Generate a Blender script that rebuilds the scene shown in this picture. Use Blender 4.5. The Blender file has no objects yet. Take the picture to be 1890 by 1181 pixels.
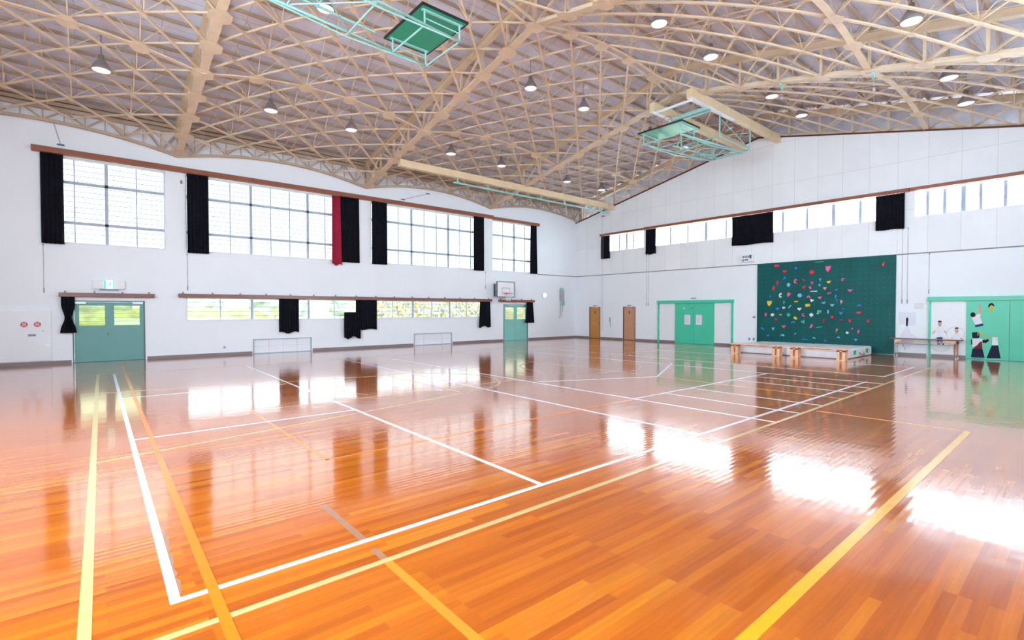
import bpy, bmesh, math, random
from mathutils import Vector
random.seed(7)
S = bpy.context.scene
COL = S.collection

# ---------------------------------------------------------------- camera, sky, exposure
cam_data = bpy.data.cameras.new('camera')
cam_data.sensor_fit = 'HORIZONTAL'; cam_data.sensor_width = 36.0
cam_data.lens = 924.6 / 1890.0 * 36.0
cam_data.clip_start = 0.05; cam_data.clip_end = 400
cam = bpy.data.objects.new('camera', cam_data); COL.objects.link(cam)
cam.location = (21.48, -23.49, 1.70)
cam.rotation_euler = (math.pi/2 - 0.0194, 0.0003, 0.8678)
S.camera = cam

SKY = 16.0
world = bpy.data.worlds.new('overcast_sky'); S.world = world; world.use_nodes = True
wn = world.node_tree.nodes; wl = world.node_tree.links
bg = wn['Background']
tc = wn.new('ShaderNodeTexCoord'); sp = wn.new('ShaderNodeSeparateXYZ'); rp = wn.new('ShaderNodeValToRGB')
wl.new(tc.outputs['Generated'], sp.inputs[0]); wl.new(sp.outputs['Z'], rp.inputs[0]); wl.new(rp.outputs[0], bg.inputs[0])
rp.color_ramp.elements[0].color = (0.82, 0.93, 1.0, 1); rp.color_ramp.elements[0].position = 0.0
rp.color_ramp.elements[1].color = (0.77, 0.90, 1.0, 1); rp.color_ramp.elements[1].position = 0.6
bg.inputs[1].default_value = SKY

S.view_settings.view_transform = 'Standard'
S.view_settings.look = 'None'
S.view_settings.exposure = 0.50
S.view_settings.gamma = 1.0
S.view_settings.use_curve_mapping = False
S.cycles.max_bounces = 10
S.cycles.diffuse_bounces = 6
S.cycles.glossy_bounces = 4
S.cycles.transparent_max_bounces = 16
S.cycles.use_denoising = True

def portal(loc, rot, sx, sy):
    l = bpy.data.lights.new('window_portal', 'AREA'); l.shape = 'RECTANGLE'; l.size = sx; l.size_y = sy
    l.cycles.is_portal = True
    o = bpy.data.objects.new('window_portal', l); COL.objects.link(o); o.location = loc; o.rotation_euler = rot
HP = math.pi/2
# local -Z of the portal looks into the hall
portal((-0.35, -14.0, 5.25), (HP, 0, -HP), 22.0, 2.9)
portal((-0.35, -14.0, 1.75), (HP, 0, -HP), 14.0, 1.0)
portal((22.75, -14.0, 5.25), (HP, 0, HP), 22.0, 2.9)
portal((12.2, 0.4, 5.6), (HP, 0, math.pi), 20.4, 1.1)
portal((16.0, -28.4, 4.7), (HP, 0, 0), 11.4, 5.2)

# ---------------------------------------------------------------- measures of the hall
W, L = 22.4, 28.0          # width (x), length (towards -y)
RX = 11.2                  # ridge
BAY = 7.03; RIB0 = 0.13
def zl(x): return 7.15 + 0.215*min(x, W-x)     # underside of the trusses
ROOF = 1.28                                     # boards above that
# ---------------------------------------------------------------- helpers
def srgb(r, g, b):
    f = lambda c: (c/255/12.92) if c/255 <= 0.04045 else ((c/255+0.055)/1.055)**2.4
    return (f(r), f(g), f(b), 1)

MATS = {}
def mat(name, col, rough=0.5, spec=0.5, metal=0.0, vary=0.06, scale=6.0, bump=0.0, bscale=40.0, emit=None, estr=1.0, coat=0.0):
    m = bpy.data.materials.new(name); m.use_nodes = True; n = m.node_tree.nodes; l = m.node_tree.links
    b = n['Principled BSDF']
    b.inputs['Roughness'].default_value = rough; b.inputs['Metallic'].default_value = metal
    b.inputs['Specular IOR Level'].default_value = spec
    b.inputs['Coat Weight'].default_value = coat
    t = n.new('ShaderNodeTexCoord'); no = n.new('ShaderNodeTexNoise'); no.inputs['Scale'].default_value = scale; no.inputs['Detail'].default_value = 4
    l.new(t.outputs['Object'], no.inputs['Vector'])
    r = n.new('ShaderNodeValToRGB'); r.color_ramp.elements[0].position = 0.3; r.color_ramp.elements[1].position = 0.7
    r.color_ramp.elements[0].color = tuple(c*(1-vary) for c in col[:3])+(1,)
    r.color_ramp.elements[1].color = tuple(min(1, c*(1+vary)) for c in col[:3])+(1,)
    l.new(no.outputs[0], r.inputs[0]); l.new(r.outputs[0], b.inputs['Base Color'])
    if bump:
        n2 = n.new('ShaderNodeTexNoise'); n2.inputs['Scale'].default_value = bscale; l.new(t.outputs['Object'], n2.inputs['Vector'])
        bp = n.new('ShaderNodeBump'); bp.inputs['Strength'].default_value = bump; bp.inputs['Distance'].default_value = 0.02
        l.new(n2.outputs[0], bp.inputs['Height']); l.new(bp.outputs[0], b.inputs['Normal'])
    if emit:
        b.inputs['Emission Color'].default_value = emit; b.inputs['Emission Strength'].default_value = estr
    MATS[name] = m
    return m

class MB:
    def __init__(self): self.v = []; self.f = []
    def add(self, vs, fs):
        o = len(self.v); self.v += [tuple(p) for p in vs]; self.f += [tuple(i+o for i in f) for f in fs]; return self
    def box(self, a, b):
        x0, y0, z0 = (min(a[i], b[i]) for i in range(3)); x1, y1, z1 = (max(a[i], b[i]) for i in range(3))
        return self.add([(x0,y0,z0),(x1,y0,z0),(x1,y1,z0),(x0,y1,z0),(x0,y0,z1),(x1,y0,z1),(x1,y1,z1),(x0,y1,z1)],
            [(0,3,2,1),(4,5,6,7),(0,1,5,4),(1,2,6,5),(2,3,7,6),(3,0,4,7)])
    def bar(self, p, q, w=0.05, h=None, up=(0,0,1)):
        h = h or w; p = Vector(p); q = Vector(q); d = (q-p).normalized(); u = Vector(up)
        if abs(d.dot(u)) > 0.98: u = Vector((1,0,0))
        s = d.cross(u).normalized(); u = s.cross(d).normalized()
        vs = [c + s*(w/2*i) + u*(h/2*j) for c in (p, q) for i, j in ((-1,-1),(1,-1),(1,1),(-1,1))]
        return self.add(vs, [(0,1,2,3),(7,6,5,4),(0,4,5,1),(1,5,6,2),(2,6,7,3),(3,7,4,0)])
    def path(self, pts, w, h=None, up=(0,0,1)):
        # one continuous bar through the points
        h = h or w; P = [Vector(p) for p in pts]; vs = []; n = len(P)
        for i, c in enumerate(P):
            d = (P[min(i+1, n-1)] - P[max(i-1, 0)]).normalized(); u = Vector(up); s = d.cross(u).normalized(); u = s.cross(d).normalized()
            vs += [c + s*(w/2*a) + u*(h/2*b) for a, b in ((-1,-1),(1,-1),(1,1),(-1,1))]
        fs = [(0,1,2,3), tuple(4*(n-1)+k for k in (3,2,1,0))]
        for i in range(n-1):
            for k in range(4): fs.append((4*i+k, 4*(i+1)+k, 4*(i+1)+(k+1)%4, 4*i+(k+1)%4))
        return self.add(vs, fs)
    def tube(self, p, q, r, n=8, r2=None):
        p = Vector(p); q = Vector(q); r2 = r if r2 is None else r2; d = (q-p).normalized(); u = Vector((0,0,1)) if abs(d.z) < 0.95 else Vector((1,0,0))
        s = d.cross(u).normalized(); u = s.cross(d)
        vs = []
        for c, rr in ((p, r), (q, r2)):
            for i in range(n):
                a = 2*math.pi*i/n; vs.append(c + s*(rr*math.cos(a)) + u*(rr*math.sin(a)))
        return self.add(vs, [tuple(range(n))[::-1], tuple(range(n, 2*n))] + [(i, (i+1)%n, n+(i+1)%n, n+i) for i in range(n)])
    def lathe(self, c, prof, n=20, axis='z'):
        vs = []; m = len(prof)
        for r, h in prof:
            for i in range(n):
                a = 2*math.pi*i/n; x, y = r*math.cos(a), r*math.sin(a)
                if axis == 'z': vs.append((c[0]+x, c[1]+y, c[2]+h))
                elif axis == 'y': vs.append((c[0]+x, c[1]+h, c[2]+y))
                else: vs.append((c[0]+h, c[1]+x, c[2]+y))
        fs = [(j*n+i, j*n+(i+1)%n, (j+1)*n+(i+1)%n, (j+1)*n+i) for j in range(m-1) for i in range(n)]
        return self.add(vs, fs)
    def prism(self, poly, fn, d0, d1):
        # poly of 2d points, fn(a, b, depth) -> 3d
        n = len(poly); vs = [fn(a, b, d0) for a, b in poly] + [fn(a, b, d1) for a, b in poly]
        return self.add(vs, [tuple(range(n))[::-1], tuple(range(n, 2*n))] + [(i, (i+1)%n, n+(i+1)%n, n+i) for i in range(n)])
    def ring(self, c, R, r, axis='z', n=28, k=6, a0=0, a1=2*math.pi):
        full = abs(a1-a0) > 6.28; m = n if full else n+1; vs = []
        for i in range(m):
            a = a0+(a1-a0)*i/n
            for j in range(k):
                b = 2*math.pi*j/k; rr = R+r*math.cos(b); h = r*math.sin(b); x, y = rr*math.cos(a), rr*math.sin(a)
                vs.append((c[0]+x, c[1]+y, c[2]+h) if axis == 'z' else (c[0]+x, c[1]+h, c[2]+y) if axis == 'y' else (c[0]+h, c[1]+x, c[2]+y))
        fs = [(i*k+j, ((i+1)%m)*k+j, ((i+1)%m)*k+(j+1)%k, i*k+(j+1)%k) for i in range(n) for j in range(k)]
        return self.add(vs, fs)
    def build(self, name, m, parent=None, smooth=False, bevel=0.0, **tags):
        me = bpy.data.meshes.new(name); me.from_pydata(self.v, [], self.f); me.update()
        bm = bmesh.new(); bm.from_mesh(me); bmesh.ops.recalc_face_normals(bm, faces=bm.faces); bm.to_mesh(me); bm.free()
        o = bpy.data.objects.new(name, me); COL.objects.link(o)
        if m: me.materials.append(m)
        if parent: o.parent = parent
        if smooth:
            for p in me.polygons: p.use_smooth = True
        if bevel:
            b = o.modifiers.new('edge', 'BEVEL'); b.width = bevel; b.segments = 2; b.limit_method = 'ANGLE'
        for k, v in tags.items(): o[k] = v
        return o

def thing(name, loc, label, category, group=None, rz=0.0):
    o = bpy.data.objects.new(name, None); COL.objects.link(o); o.location = loc; o.rotation_euler = (0, 0, rz)
    o.empty_display_size = 0.2
    o['label'] = label; o['category'] = category
    if group: o['group'] = group
    return o
def struct_root(name, loc=(0,0,0)):
    o = bpy.data.objects.new(name, None); COL.objects.link(o); o.location = loc; o['kind'] = 'structure'; o.empty_display_size = 0.2
    return o
KIDS = {}
def copy_tree(o, loc, rz=None, label=None, group=None):
    c = o.copy(); COL.objects.link(c); c.location = loc
    if rz is not None: c.rotation_euler = (0, 0, rz)
    if label: c['label'] = label
    if group: c['group'] = group
    for ch in list(o.children):
        d = ch.copy(); COL.objects.link(d); d.parent = c
        for g in list(ch.children):
            e = g.copy(); COL.objects.link(e); e.parent = d
    return c

# ---------------------------------------------------------------- materials
M_wall = mat('painted_wall', (0.86, 0.90, 0.945), 0.6, 0.3, vary=0.015, scale=0.8)
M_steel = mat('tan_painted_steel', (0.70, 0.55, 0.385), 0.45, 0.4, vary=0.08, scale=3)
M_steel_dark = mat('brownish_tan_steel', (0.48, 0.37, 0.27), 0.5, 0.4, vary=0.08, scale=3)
M_beam = mat('cream_painted_steel', (0.80, 0.63, 0.40), 0.45, 0.4, vary=0.04, scale=2)
M_rail = mat('brown_curtain_box', (0.28, 0.085, 0.04), 0.4, 0.5, vary=0.1, scale=2)
M_raill = mat('brown_curtain_box_low', (0.25, 0.10, 0.075), 0.25, 0.6, vary=0.1, scale=2)
M_black = mat('blackout_cloth', (0.006, 0.006, 0.012), 0.9, 0.2, vary=0.3, scale=5)
M_red_cloth = mat('red_cloth', (0.30, 0.008, 0.035), 0.8, 0.3, vary=0.15, scale=5)
M_alu = mat('aluminium_frame', (0.42, 0.48, 0.58), 0.4, 0.5, vary=0.03)
M_alu_white = mat('white_window_frame', (0.75, 0.78, 0.82), 0.4, 0.5, vary=0.03)
M_base = mat('grey_baseboard', (0.24, 0.19, 0.19), 0.4, 0.5, vary=0.08, scale=2)
M_trim = mat('grey_trim', (0.25, 0.23, 0.24), 0.5, 0.4)
M_cap = mat('dark_red_trim', (0.10, 0.02, 0.015), 0.5, 0.4)
M_doorL = mat('sea_green_paint', (0.15, 0.36, 0.34), 0.35, 0.5, vary=0.03, scale=2)
M_doorL2 = mat('pale_sea_green_paint', (0.24, 0.58, 0.52), 0.35, 0.5, vary=0.03, scale=2)
M_frame_dk = mat('door_frame_grey', (0.10, 0.15, 0.19), 0.4, 0.5)
M_green = mat('bright_green_paint', (0.06, 0.58, 0.37), 0.35, 0.5, vary=0.03, scale=2)
M_panel = mat('white_door_panel', (0.84, 0.86, 0.90), 0.4, 0.5, vary=0.01)
M_brown1 = mat('ochre_wood_door', (0.55, 0.26, 0.06), 0.4, 0.5, vary=0.08, scale=4)
M_brown2 = mat('pinkish_wood_door', (0.55, 0.28, 0.16), 0.4, 0.5, vary=0.08, scale=4)
M_brownf = mat('dark_wood_frame', (0.12, 0.04, 0.02), 0.4, 0.5)
M_chrome = mat('polished_metal', (0.6, 0.6, 0.62), 0.2, 0.5, metal=1.0)
M_mint = mat('mint_painted_steel', (0.32, 0.60, 0.55), 0.3, 0.5, vary=0.04)
M_board = mat('green_backboard', (0.015, 0.33, 0.19), 0.35, 0.5, vary=0.06)
M_boardm = mat('mint_backboard', (0.05, 0.40, 0.30), 0.3, 0.5, vary=0.06)
M_dark = mat('black_rubber', (0.012, 0.016, 0.02), 0.5, 0.4)
M_white = mat('white_paint', (0.85, 0.86, 0.88), 0.4, 0.4, vary=0.01)
M_rim = mat('red_rim', (0.65, 0.05, 0.04), 0.35, 0.5)
M_net = mat('white_cord', (0.8, 0.8, 0.82), 0.7, 0.2)
M_lamp = mat('grey_lamp_shade', (0.30, 0.27, 0.27), 0.35, 0.6, metal=0.4)
M_lens = mat('lamp_glass', (0.75, 0.77, 0.79), 0.2, 0.5, emit=(1, 0.98, 0.96, 1), estr=0.45)
M_wood = mat('bench_wood', (0.85, 0.50, 0.30), 0.4, 0.5, vary=0.12, scale=8)
M_table = mat('table_top_wood', (0.42, 0.16, 0.07), 0.3, 0.5, vary=0.1, scale=8)
M_mat = mat('white_vinyl', (0.80, 0.82, 0.86), 0.45, 0.5, vary=0.03, bump=0.15, bscale=5)
M_tag = mat('green_tag', (0.02, 0.50, 0.20), 0.5, 0.4)
M_paper = mat('paper', (0.80, 0.80, 0.90), 0.7, 0.2, vary=0.01)
M_ink = mat('grey_ink', (0.30, 0.30, 0.42), 0.7, 0.2)
M_climb = mat('dark_green_board', (0.002, 0.095, 0.092), 0.5, 0.25, vary=0.16, scale=0.9)
M_cord = mat('grey_cord', (0.42, 0.42, 0.46), 0.6, 0.3)
M_exit = mat('exit_sign_light', (0.8, 0.9, 0.9), 0.4, 0.3, emit=(0.75, 1.0, 0.93, 1), estr=1.2)
M_exitg = mat('exit_sign_green', (0.02, 0.5, 0.28), 0.4, 0.3, emit=(0.02, 0.62, 0.34, 1), estr=0.7)
M_dim = mat('lit_globe', (0.9, 0.93, 0.93), 0.4, 0.3, emit=(0.95, 1, 1, 1), estr=0.5)

def glass_mat(name, tint, gloss=0.06):
    m = bpy.data.materials.new(name); m.use_nodes = True; n = m.node_tree.nodes; l = m.node_tree.links
    for x in list(n):
        if x.type != 'OUTPUT_MATERIAL': n.remove(x)
    out = [x for x in n if x.type == 'OUTPUT_MATERIAL'][0]
    t = n.new('ShaderNodeBsdfTransparent'); g = n.new('ShaderNodeBsdfGlossy'); mx = n.new('ShaderNodeMixShader')
    t.inputs[0].default_value = tint; g.inputs['Roughness'].default_value = 0.05; mx.inputs[0].default_value = gloss
    l.new(t.outputs[0], mx.inputs[1]); l.new(g.outputs[0], mx.inputs[2]); l.new(mx.outputs[0], out.inputs[0])
    return m
G_clear = glass_mat('clear_glass', (0.92, 0.95, 0.97, 1))
G_upper = glass_mat('pale_glass', (0.30, 0.31, 0.31, 1))
G_tint = glass_mat('tinted_glass', (0.42, 0.42, 0.42, 1))
G_side = glass_mat('dimming_side_glass', (0.40, 0.43, 0.45, 1))  # dimming tint for the added side windows, balances wall brightness
# patterned film: little yellow and grey flecks that filter the daylight
def film_mat():
    m = glass_mat('patterned_film_glass', (0.3, 0.3, 0.3, 1)); n = m.node_tree.nodes; l = m.node_tree.links
    t = [x for x in n if x.type == 'BSDF_TRANSPARENT'][0]
    c = n.new('ShaderNodeTexCoord'); v = n.new('ShaderNodeTexVoronoi'); v.inputs['Scale'].default_value = 11
    r = n.new('ShaderNodeValToRGB'); l.new(c.outputs['Object'], v.inputs['Vector'])
    sx = n.new('ShaderNodeSeparateColor'); l.new(v.outputs['Color'], sx.inputs[0]); l.new(sx.outputs[0], r.inputs[0])
    e = r.color_ramp.elements; e[0].color = (0.24, 0.24, 0.22, 1); e[1].color = (0.52, 0.52, 0.54, 1)
    k = e.new(0.35); k.color = (0.44, 0.40, 0.26, 1); k = e.new(0.6); k.color = (0.28, 0.30, 0.38, 1)
    l.new(r.outputs[0], t.inputs[0]); return m
G_film = film_mat()

def floor_mat():
    m = bpy.data.materials.new('varnished_maple_floor'); m.use_nodes = True; n = m.node_tree.nodes; l = m.node_tree.links
    b = n['Principled BSDF']
    c = n.new('ShaderNodeTexCoord'); sep = n.new('ShaderNodeSeparateXYZ'); com = n.new('ShaderNodeCombineXYZ')
    l.new(c.outputs['Object'], sep.inputs[0]); l.new(sep.outputs['Y'], com.inputs['X']); l.new(sep.outputs['X'], com.inputs['Y'])
    br = n.new('ShaderNodeTexBrick'); br.inputs['Scale'].default_value = 1.0
    br.inputs['Brick Width'].default_value = 1.15; br.inputs['Row Height'].default_value = 0.068
    br.inputs['Mortar Size'].default_value = 0.0007; br.offset = 0.37; br.offset_frequency = 3
    br.inputs['Color1'].default_value = (0, 0, 0, 1); br.inputs['Color2'].default_value = (1, 1, 1, 1); br.inputs['Mortar'].default_value = (0.3, 0.3, 0.3, 1)
    l.new(com.outputs[0], br.inputs['Vector'])
    ramp = n.new('ShaderNodeValToRGB'); e = ramp.color_ramp.elements
    e[0].position = 0.0; e[0].color = (0.43, 0.082, 0.001, 1); e[1].position = 1.0; e[1].color = (0.63, 0.182, 0.004, 1)
    k = e.new(0.45); k.color = (0.53, 0.116, 0.002, 1); k = e.new(0.8); k.color = (0.57, 0.138, 0.003, 1)
    bw = n.new('ShaderNodeRGBToBW'); l.new(br.outputs['Color'], bw.inputs[0]); l.new(bw.outputs[0], ramp.inputs[0])
    # grain stretched along the boards
    mp = n.new('ShaderNodeMapping'); mp.inputs['Scale'].default_value = (38, 1.6, 1); l.new(c.outputs['Object'], mp.inputs[0])
    g = n.new('ShaderNodeTexNoise'); g.inputs['Scale'].default_value = 1; g.inputs['Detail'].default_value = 5; l.new(mp.outputs[0], g.inputs['Vector'])
    big = n.new('ShaderNodeTexNoise'); big.inputs['Scale'].default_value = 0.35; l.new(c.outputs['Object'], big.inputs['Vector'])
    mr = n.new('ShaderNodeMapRange'); mr.inputs[1].default_value = 0.3; mr.inputs[2].default_value = 0.7; mr.inputs[3].default_value = 0.86; mr.inputs[4].default_value = 1.10; l.new(g.outputs[0], mr.inputs[0])
    mr2 = n.new('ShaderNodeMapRange'); mr2.inputs[1].default_value = 0.3; mr2.inputs[2].default_value = 0.7; mr2.inputs[3].default_value = 0.93; mr2.inputs[4].default_value = 1.06; l.new(big.outputs[0], mr2.inputs[0])
    mu = n.new('ShaderNodeMath'); mu.operation = 'MULTIPLY'; l.new(mr.outputs[0], mu.inputs[0]); l.new(mr2.outputs[0], mu.inputs[1])
    vm = n.new('ShaderNodeVectorMath'); vm.operation = 'SCALE'; l.new(ramp.outputs[0], vm.inputs[0]); l.new(mu.outputs[0], vm.inputs['Scale'])
    # tiny nail specks
    vo = n.new('ShaderNodeTexVoronoi'); vo.inputs['Scale'].default_value = 5.0; l.new(c.outputs['Object'], vo.inputs['Vector'])
    lt = n.new('ShaderNodeMath'); lt.operation = 'LESS_THAN'; lt.inputs[1].default_value = 0.022; l.new(vo.outputs['Distance'], lt.inputs[0])
    mx = n.new('ShaderNodeMix'); mx.data_type = 'RGBA'; l.new(lt.outputs[0], mx.inputs['Factor']); l.new(vm.outputs[0], mx.inputs[6]); mx.inputs[7].default_value = (0.12, 0.03, 0.01, 1)
    l.new(mx.outputs[2], b.inputs['Base Color'])
    b.inputs['Roughness'].default_value = 0.14; b.inputs['Specular IOR Level'].default_value = 0.35
    b.inputs['Coat Weight'].default_value = 0.7; b.inputs['Coat Roughness'].default_value = 0.06; b.inputs['Coat IOR'].default_value = 1.5
    # cupped boards: a shallow arc across each board
    wv = n.new('ShaderNodeMath'); wv.operation = 'MULTIPLY'; wv.inputs[1].default_value = 2*math.pi/0.068; l.new(sep.outputs['X'], wv.inputs[0])
    sn = n.new('ShaderNodeMath'); sn.operation = 'COSINE'; l.new(wv.outputs[0], sn.inputs[0])
    un = n.new('ShaderNodeTexNoise'); un.inputs['Scale'].default_value = 2.2; un.inputs['Detail'].default_value = 2; l.new(c.outputs['Object'], un.inputs['Vector'])
    mu2 = n.new('ShaderNodeMath'); mu2.operation = 'MULTIPLY'; mu2.inputs[1].default_value = 0.00013; l.new(sn.outputs[0], mu2.inputs[0])
    ma = n.new('ShaderNodeMath'); ma.operation = 'MULTIPLY_ADD'; ma.inputs[1].default_value = 0.003; l.new(un.outputs[0], ma.inputs[0]); l.new(mu2.outputs[0], ma.inputs[2])
    bp = n.new('ShaderNodeBump'); bp.inputs['Strength'].default_value = 0.8; bp.inputs['Distance'].default_value = 1.0; l.new(ma.outputs[0], bp.inputs['Height'])
    l.new(bp.outputs[0], b.inputs['Normal']); l.new(bp.outputs[0], b.inputs['Coat Normal'])
    return m
M_floor = floor_mat()
def line_mat(name, col):
    m = mat(name, col, 0.22, 0.5, vary=0.05, scale=9, coat=0.25)
    m.node_tree.nodes['Principled BSDF'].inputs['Coat Roughness'].default_value = 0.12
    return m
M_lw = line_mat('white_court_tape', (0.70, 0.71, 0.80, 1)); M_lc = line_mat('cream_court_tape', (0.60, 0.40, 0.16, 1))
M_lo = line_mat('orange_court_tape', (0.72, 0.19, 0.002, 1)); M_ly = line_mat('yellow_court_tape', (0.76, 0.38, 0.002, 1)); M_lg = line_mat('grey_tape_residue', (0.36, 0.17, 0.10, 1))
M_lp = line_mat('pale_tan_tape', (0.80, 0.42, 0.10, 1))

def panel_mat(name, col, seam, bw, bh, swap, seamw=0.008, bump=0.5, bscale=18, rough=0.8, vary=0.06):
    # sheets with fine seams; swap picks the axis that runs along the surface
    m = bpy.data.materials.new(name); m.use_nodes = True; n = m.node_tree.nodes; l = m.node_tree.links; b = n['Principled BSDF']
    b.inputs['Roughness'].default_value = rough; b.inputs['Specular IOR Level'].default_value = 0.2
    c = n.new('ShaderNodeTexCoord'); sep = n.new('ShaderNodeSeparateXYZ'); com = n.new('ShaderNodeCombineXYZ'); l.new(c.outputs['Object'], sep.inputs[0])
    l.new(sep.outputs[swap[0]], com.inputs['X']); l.new(sep.outputs[swap[1]], com.inputs['Y'])
    br = n.new('ShaderNodeTexBrick'); br.inputs['Scale'].default_value = 1; br.inputs['Brick Width'].default_value = bw; br.inputs['Row Height'].default_value = bh
    br.inputs['Mortar Size'].default_value = seamw; br.offset = 0.0
    br.inputs['Color1'].default_value = tuple(x*(1-vary) for x in col)+(1,); br.inputs['Color2'].default_value = tuple(min(1, x*(1+vary)) for x in col)+(1,); br.inputs['Mortar'].default_value = seam+(1,)
    l.new(com.outputs[0], br.inputs['Vector'])
    no = n.new('ShaderNodeTexNoise'); no.inputs['Scale'].default_value = bscale; no.inputs['Detail'].default_value = 6; l.new(c.outputs['Object'], no.inputs['Vector'])
    n3 = n.new('ShaderNodeTexNoise'); n3.inputs['Scale'].default_value = 1.3; n3.inputs['Detail'].default_value = 3; l.new(c.outputs['Object'], n3.inputs['Vector'])
    mr = n.new('ShaderNodeMapRange'); mr.inputs[1].default_value = .3; mr.inputs[2].default_value = .7; mr.inputs[3].default_value = 1-vary; mr.inputs[4].default_value = 1+vary; l.new(n3.outputs[0], mr.inputs[0])
    vm = n.new('ShaderNodeVectorMath'); vm.operation = 'SCALE'; l.new(br.outputs[0], vm.inputs[0]); l.new(mr.outputs[0], vm.inputs['Scale']); l.new(vm.outputs[0], b.inputs['Base Color'])
    bp = n.new('ShaderNodeBump'); bp.inputs['Strength'].default_value = bump; bp.inputs['Distance'].default_value = 0.015; l.new(no.outputs[0], bp.inputs['Height']); l.new(bp.outputs[0], b.inputs['Normal'])
    return m
M_acoustic = panel_mat('white_acoustic_panels', (0.86, 0.89, 0.92), (0.66, 0.65, 0.66), 0.91, 1.82, ('X', 'Z'), seamw=0.006, bump=0.7, vary=0.02)
M_roof = panel_mat('grey_fibre_roof_board', (0.72, 0.74, 0.85), (0.50, 0.48, 0.52), 1.82, 1.2, ('Y', 'X'), seamw=0.008, bump=0.6, bscale=25, vary=0.07)
M_gable_grey = mat('grey_board', (0.42, 0.40, 0.44), 0.8, 0.2, vary=0.15, scale=3)
# ---------------------------------------------------------------- wall shells with openings
def wall_mesh(name, us, holes, zb, topf, face, back, fn, m):
    # us: breaks along the wall, holes: (u0,u1,z0,z1), topf(u) -> top height, fn(u, z, depth) -> xyz
    ub = sorted(set(us + [h[0] for h in holes] + [h[1] for h in holes])); zb = sorted(set(zb + [h[2] for h in holes] + [h[3] for h in holes]))
    mb = MB()
    inside = lambda u, z: any(h[0] < u < h[1] and h[2] < z < h[3] for h in holes)
    for i in range(len(ub)-1):
        for j in range(len(zb)):
            u0, u1 = ub[i], ub[i+1]; z0 = zb[j]; last = j == len(zb)-1
            t0 = topf(u0) if last else zb[j+1]; t1 = topf(u1) if last else zb[j+1]
            um = (u0+u1)/2; zm = z0+0.01 if last else (z0+zb[j+1])/2
            if inside(um, zm): continue
            for d in (face, back): mb.add([fn(u0, z0, d), fn(u1, z0, d), fn(u1, t1, d), fn(u0, t0, d)], [(0,1,2,3)])
            if last: mb.add([fn(u0, t0, face), fn(u1, t1, face), fn(u1, t1, back), fn(u0, t0, back)], [(0,1,2,3)])
    for u0, u1, z0, z1 in holes:
        for a, b in (((u0,z0),(u1,z0)), ((u1,z0),(u1,z1)), ((u1,z1),(u0,z1)), ((u0,z1),(u0,z0))):
            mb.add([fn(*a, face), fn(*b, face), fn(*b, back), fn(*a, back)], [(0,1,2,3)])
    for u in (ub[0], ub[-1]):
        mb.add([fn(u, zb[0], face), fn(u, topf(u), face), fn(u, topf(u), back), fn(u, zb[0], back)], [(0,1,2,3)])
    mb.add([fn(ub[0], zb[0], face), fn(ub[-1], zb[0], face), fn(ub[-1], zb[0], back), fn(ub[0], zb[0], back)], [(0,1,2,3)])
    me = bpy.data.meshes.new(name); me.from_pydata(mb.v, [], mb.f); me.update()
    bm = bmesh.new(); bm.from_mesh(me); bmesh.ops.remove_doubles(bm, verts=bm.verts, dist=1e-5); bmesh.ops.recalc_face_normals(bm, faces=bm.faces); bm.to_mesh(me); bm.free()
    o = bpy.data.objects.new(name, me); COL.objects.link(o); me.materials.append(m); o['kind'] = 'structure'
    return o

UP = [(-24.57, -21.34), (-20.73, -14.24), (-13.63, -7.35), (-6.67, -3.41)]     # upper windows, left wall (y ranges)
ST = [(-20.74, -14.22), (-13.60, -7.25)]                                        # low strip windows
ZU = (3.86, 6.60); ZS = (1.32, 2.16)
BW = [(2.08, 5.02), (5.26, 16.58), (16.90, 22.0)]                               # upper windows, end wall (x ranges)
ZB = (5.16, 6.10)
holesL = [(a, b)+ZU for a, b in UP] + [(a, b)+ZS for a, b in ST] + [(-23.86, -21.97, 0.0, 2.02), (-5.91, -4.10, 0.0, 2.04), (-18.56, -16.32, 0.04, 0.56), (-11.49, -9.31, 0.04, 0.57)]
wall_mesh('wall_left', [-L, 0.74], holesL, [-0.1], lambda u: 7.17+ROOF, 0.0, -0.26, lambda u, z, d: (d, u, z), M_wall)
holesR = [(a, b)+ZU for a, b in UP]  # openings added in the unseen side wall to admit daylight
wall_mesh('wall_right', [-L, 0.74], holesR, [-0.1], lambda u: 7.17+ROOF, W, W+0.26, lambda u, z, d: (d, u, z), M_wall)
holesB = [(1.11, 1.96, 0, 1.90), (3.64, 4.49, 0, 1.90)]
def gable(x): return zl(x) - 0.01
wall_mesh('wall_back', [0.0, W], holesB, [-0.1], lambda u: 3.80, 0.0, 0.26, lambda u, z, d: (u, d, z), M_wall)
wall_mesh('wall_back_upper', [0.0, RX, W], [(a, b)+ZB for a, b in BW], [3.80], gable, 0.0, 0.26, lambda u, z, d: (u, d, z), M_acoustic)
wall_mesh('wall_back_gable', [-0.26, RX, W+0.26], [], [6.9], lambda x: 7.15+ROOF+0.215*min(x, W-x), 0.75, 0.9, lambda u, z, d: (u, d, z), M_gable_grey)
wall_mesh('wall_rear', [0.0, RX, W], [(10.6, 21.4, 2.3, 7.0)], [-0.1], lambda x: 7.15+ROOF+0.215*min(x, W-x), -L, -L-0.26, lambda u, z, d: (u, d, z), M_wall)  # opening added in the unseen rear wall, placed for its daylight

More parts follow.
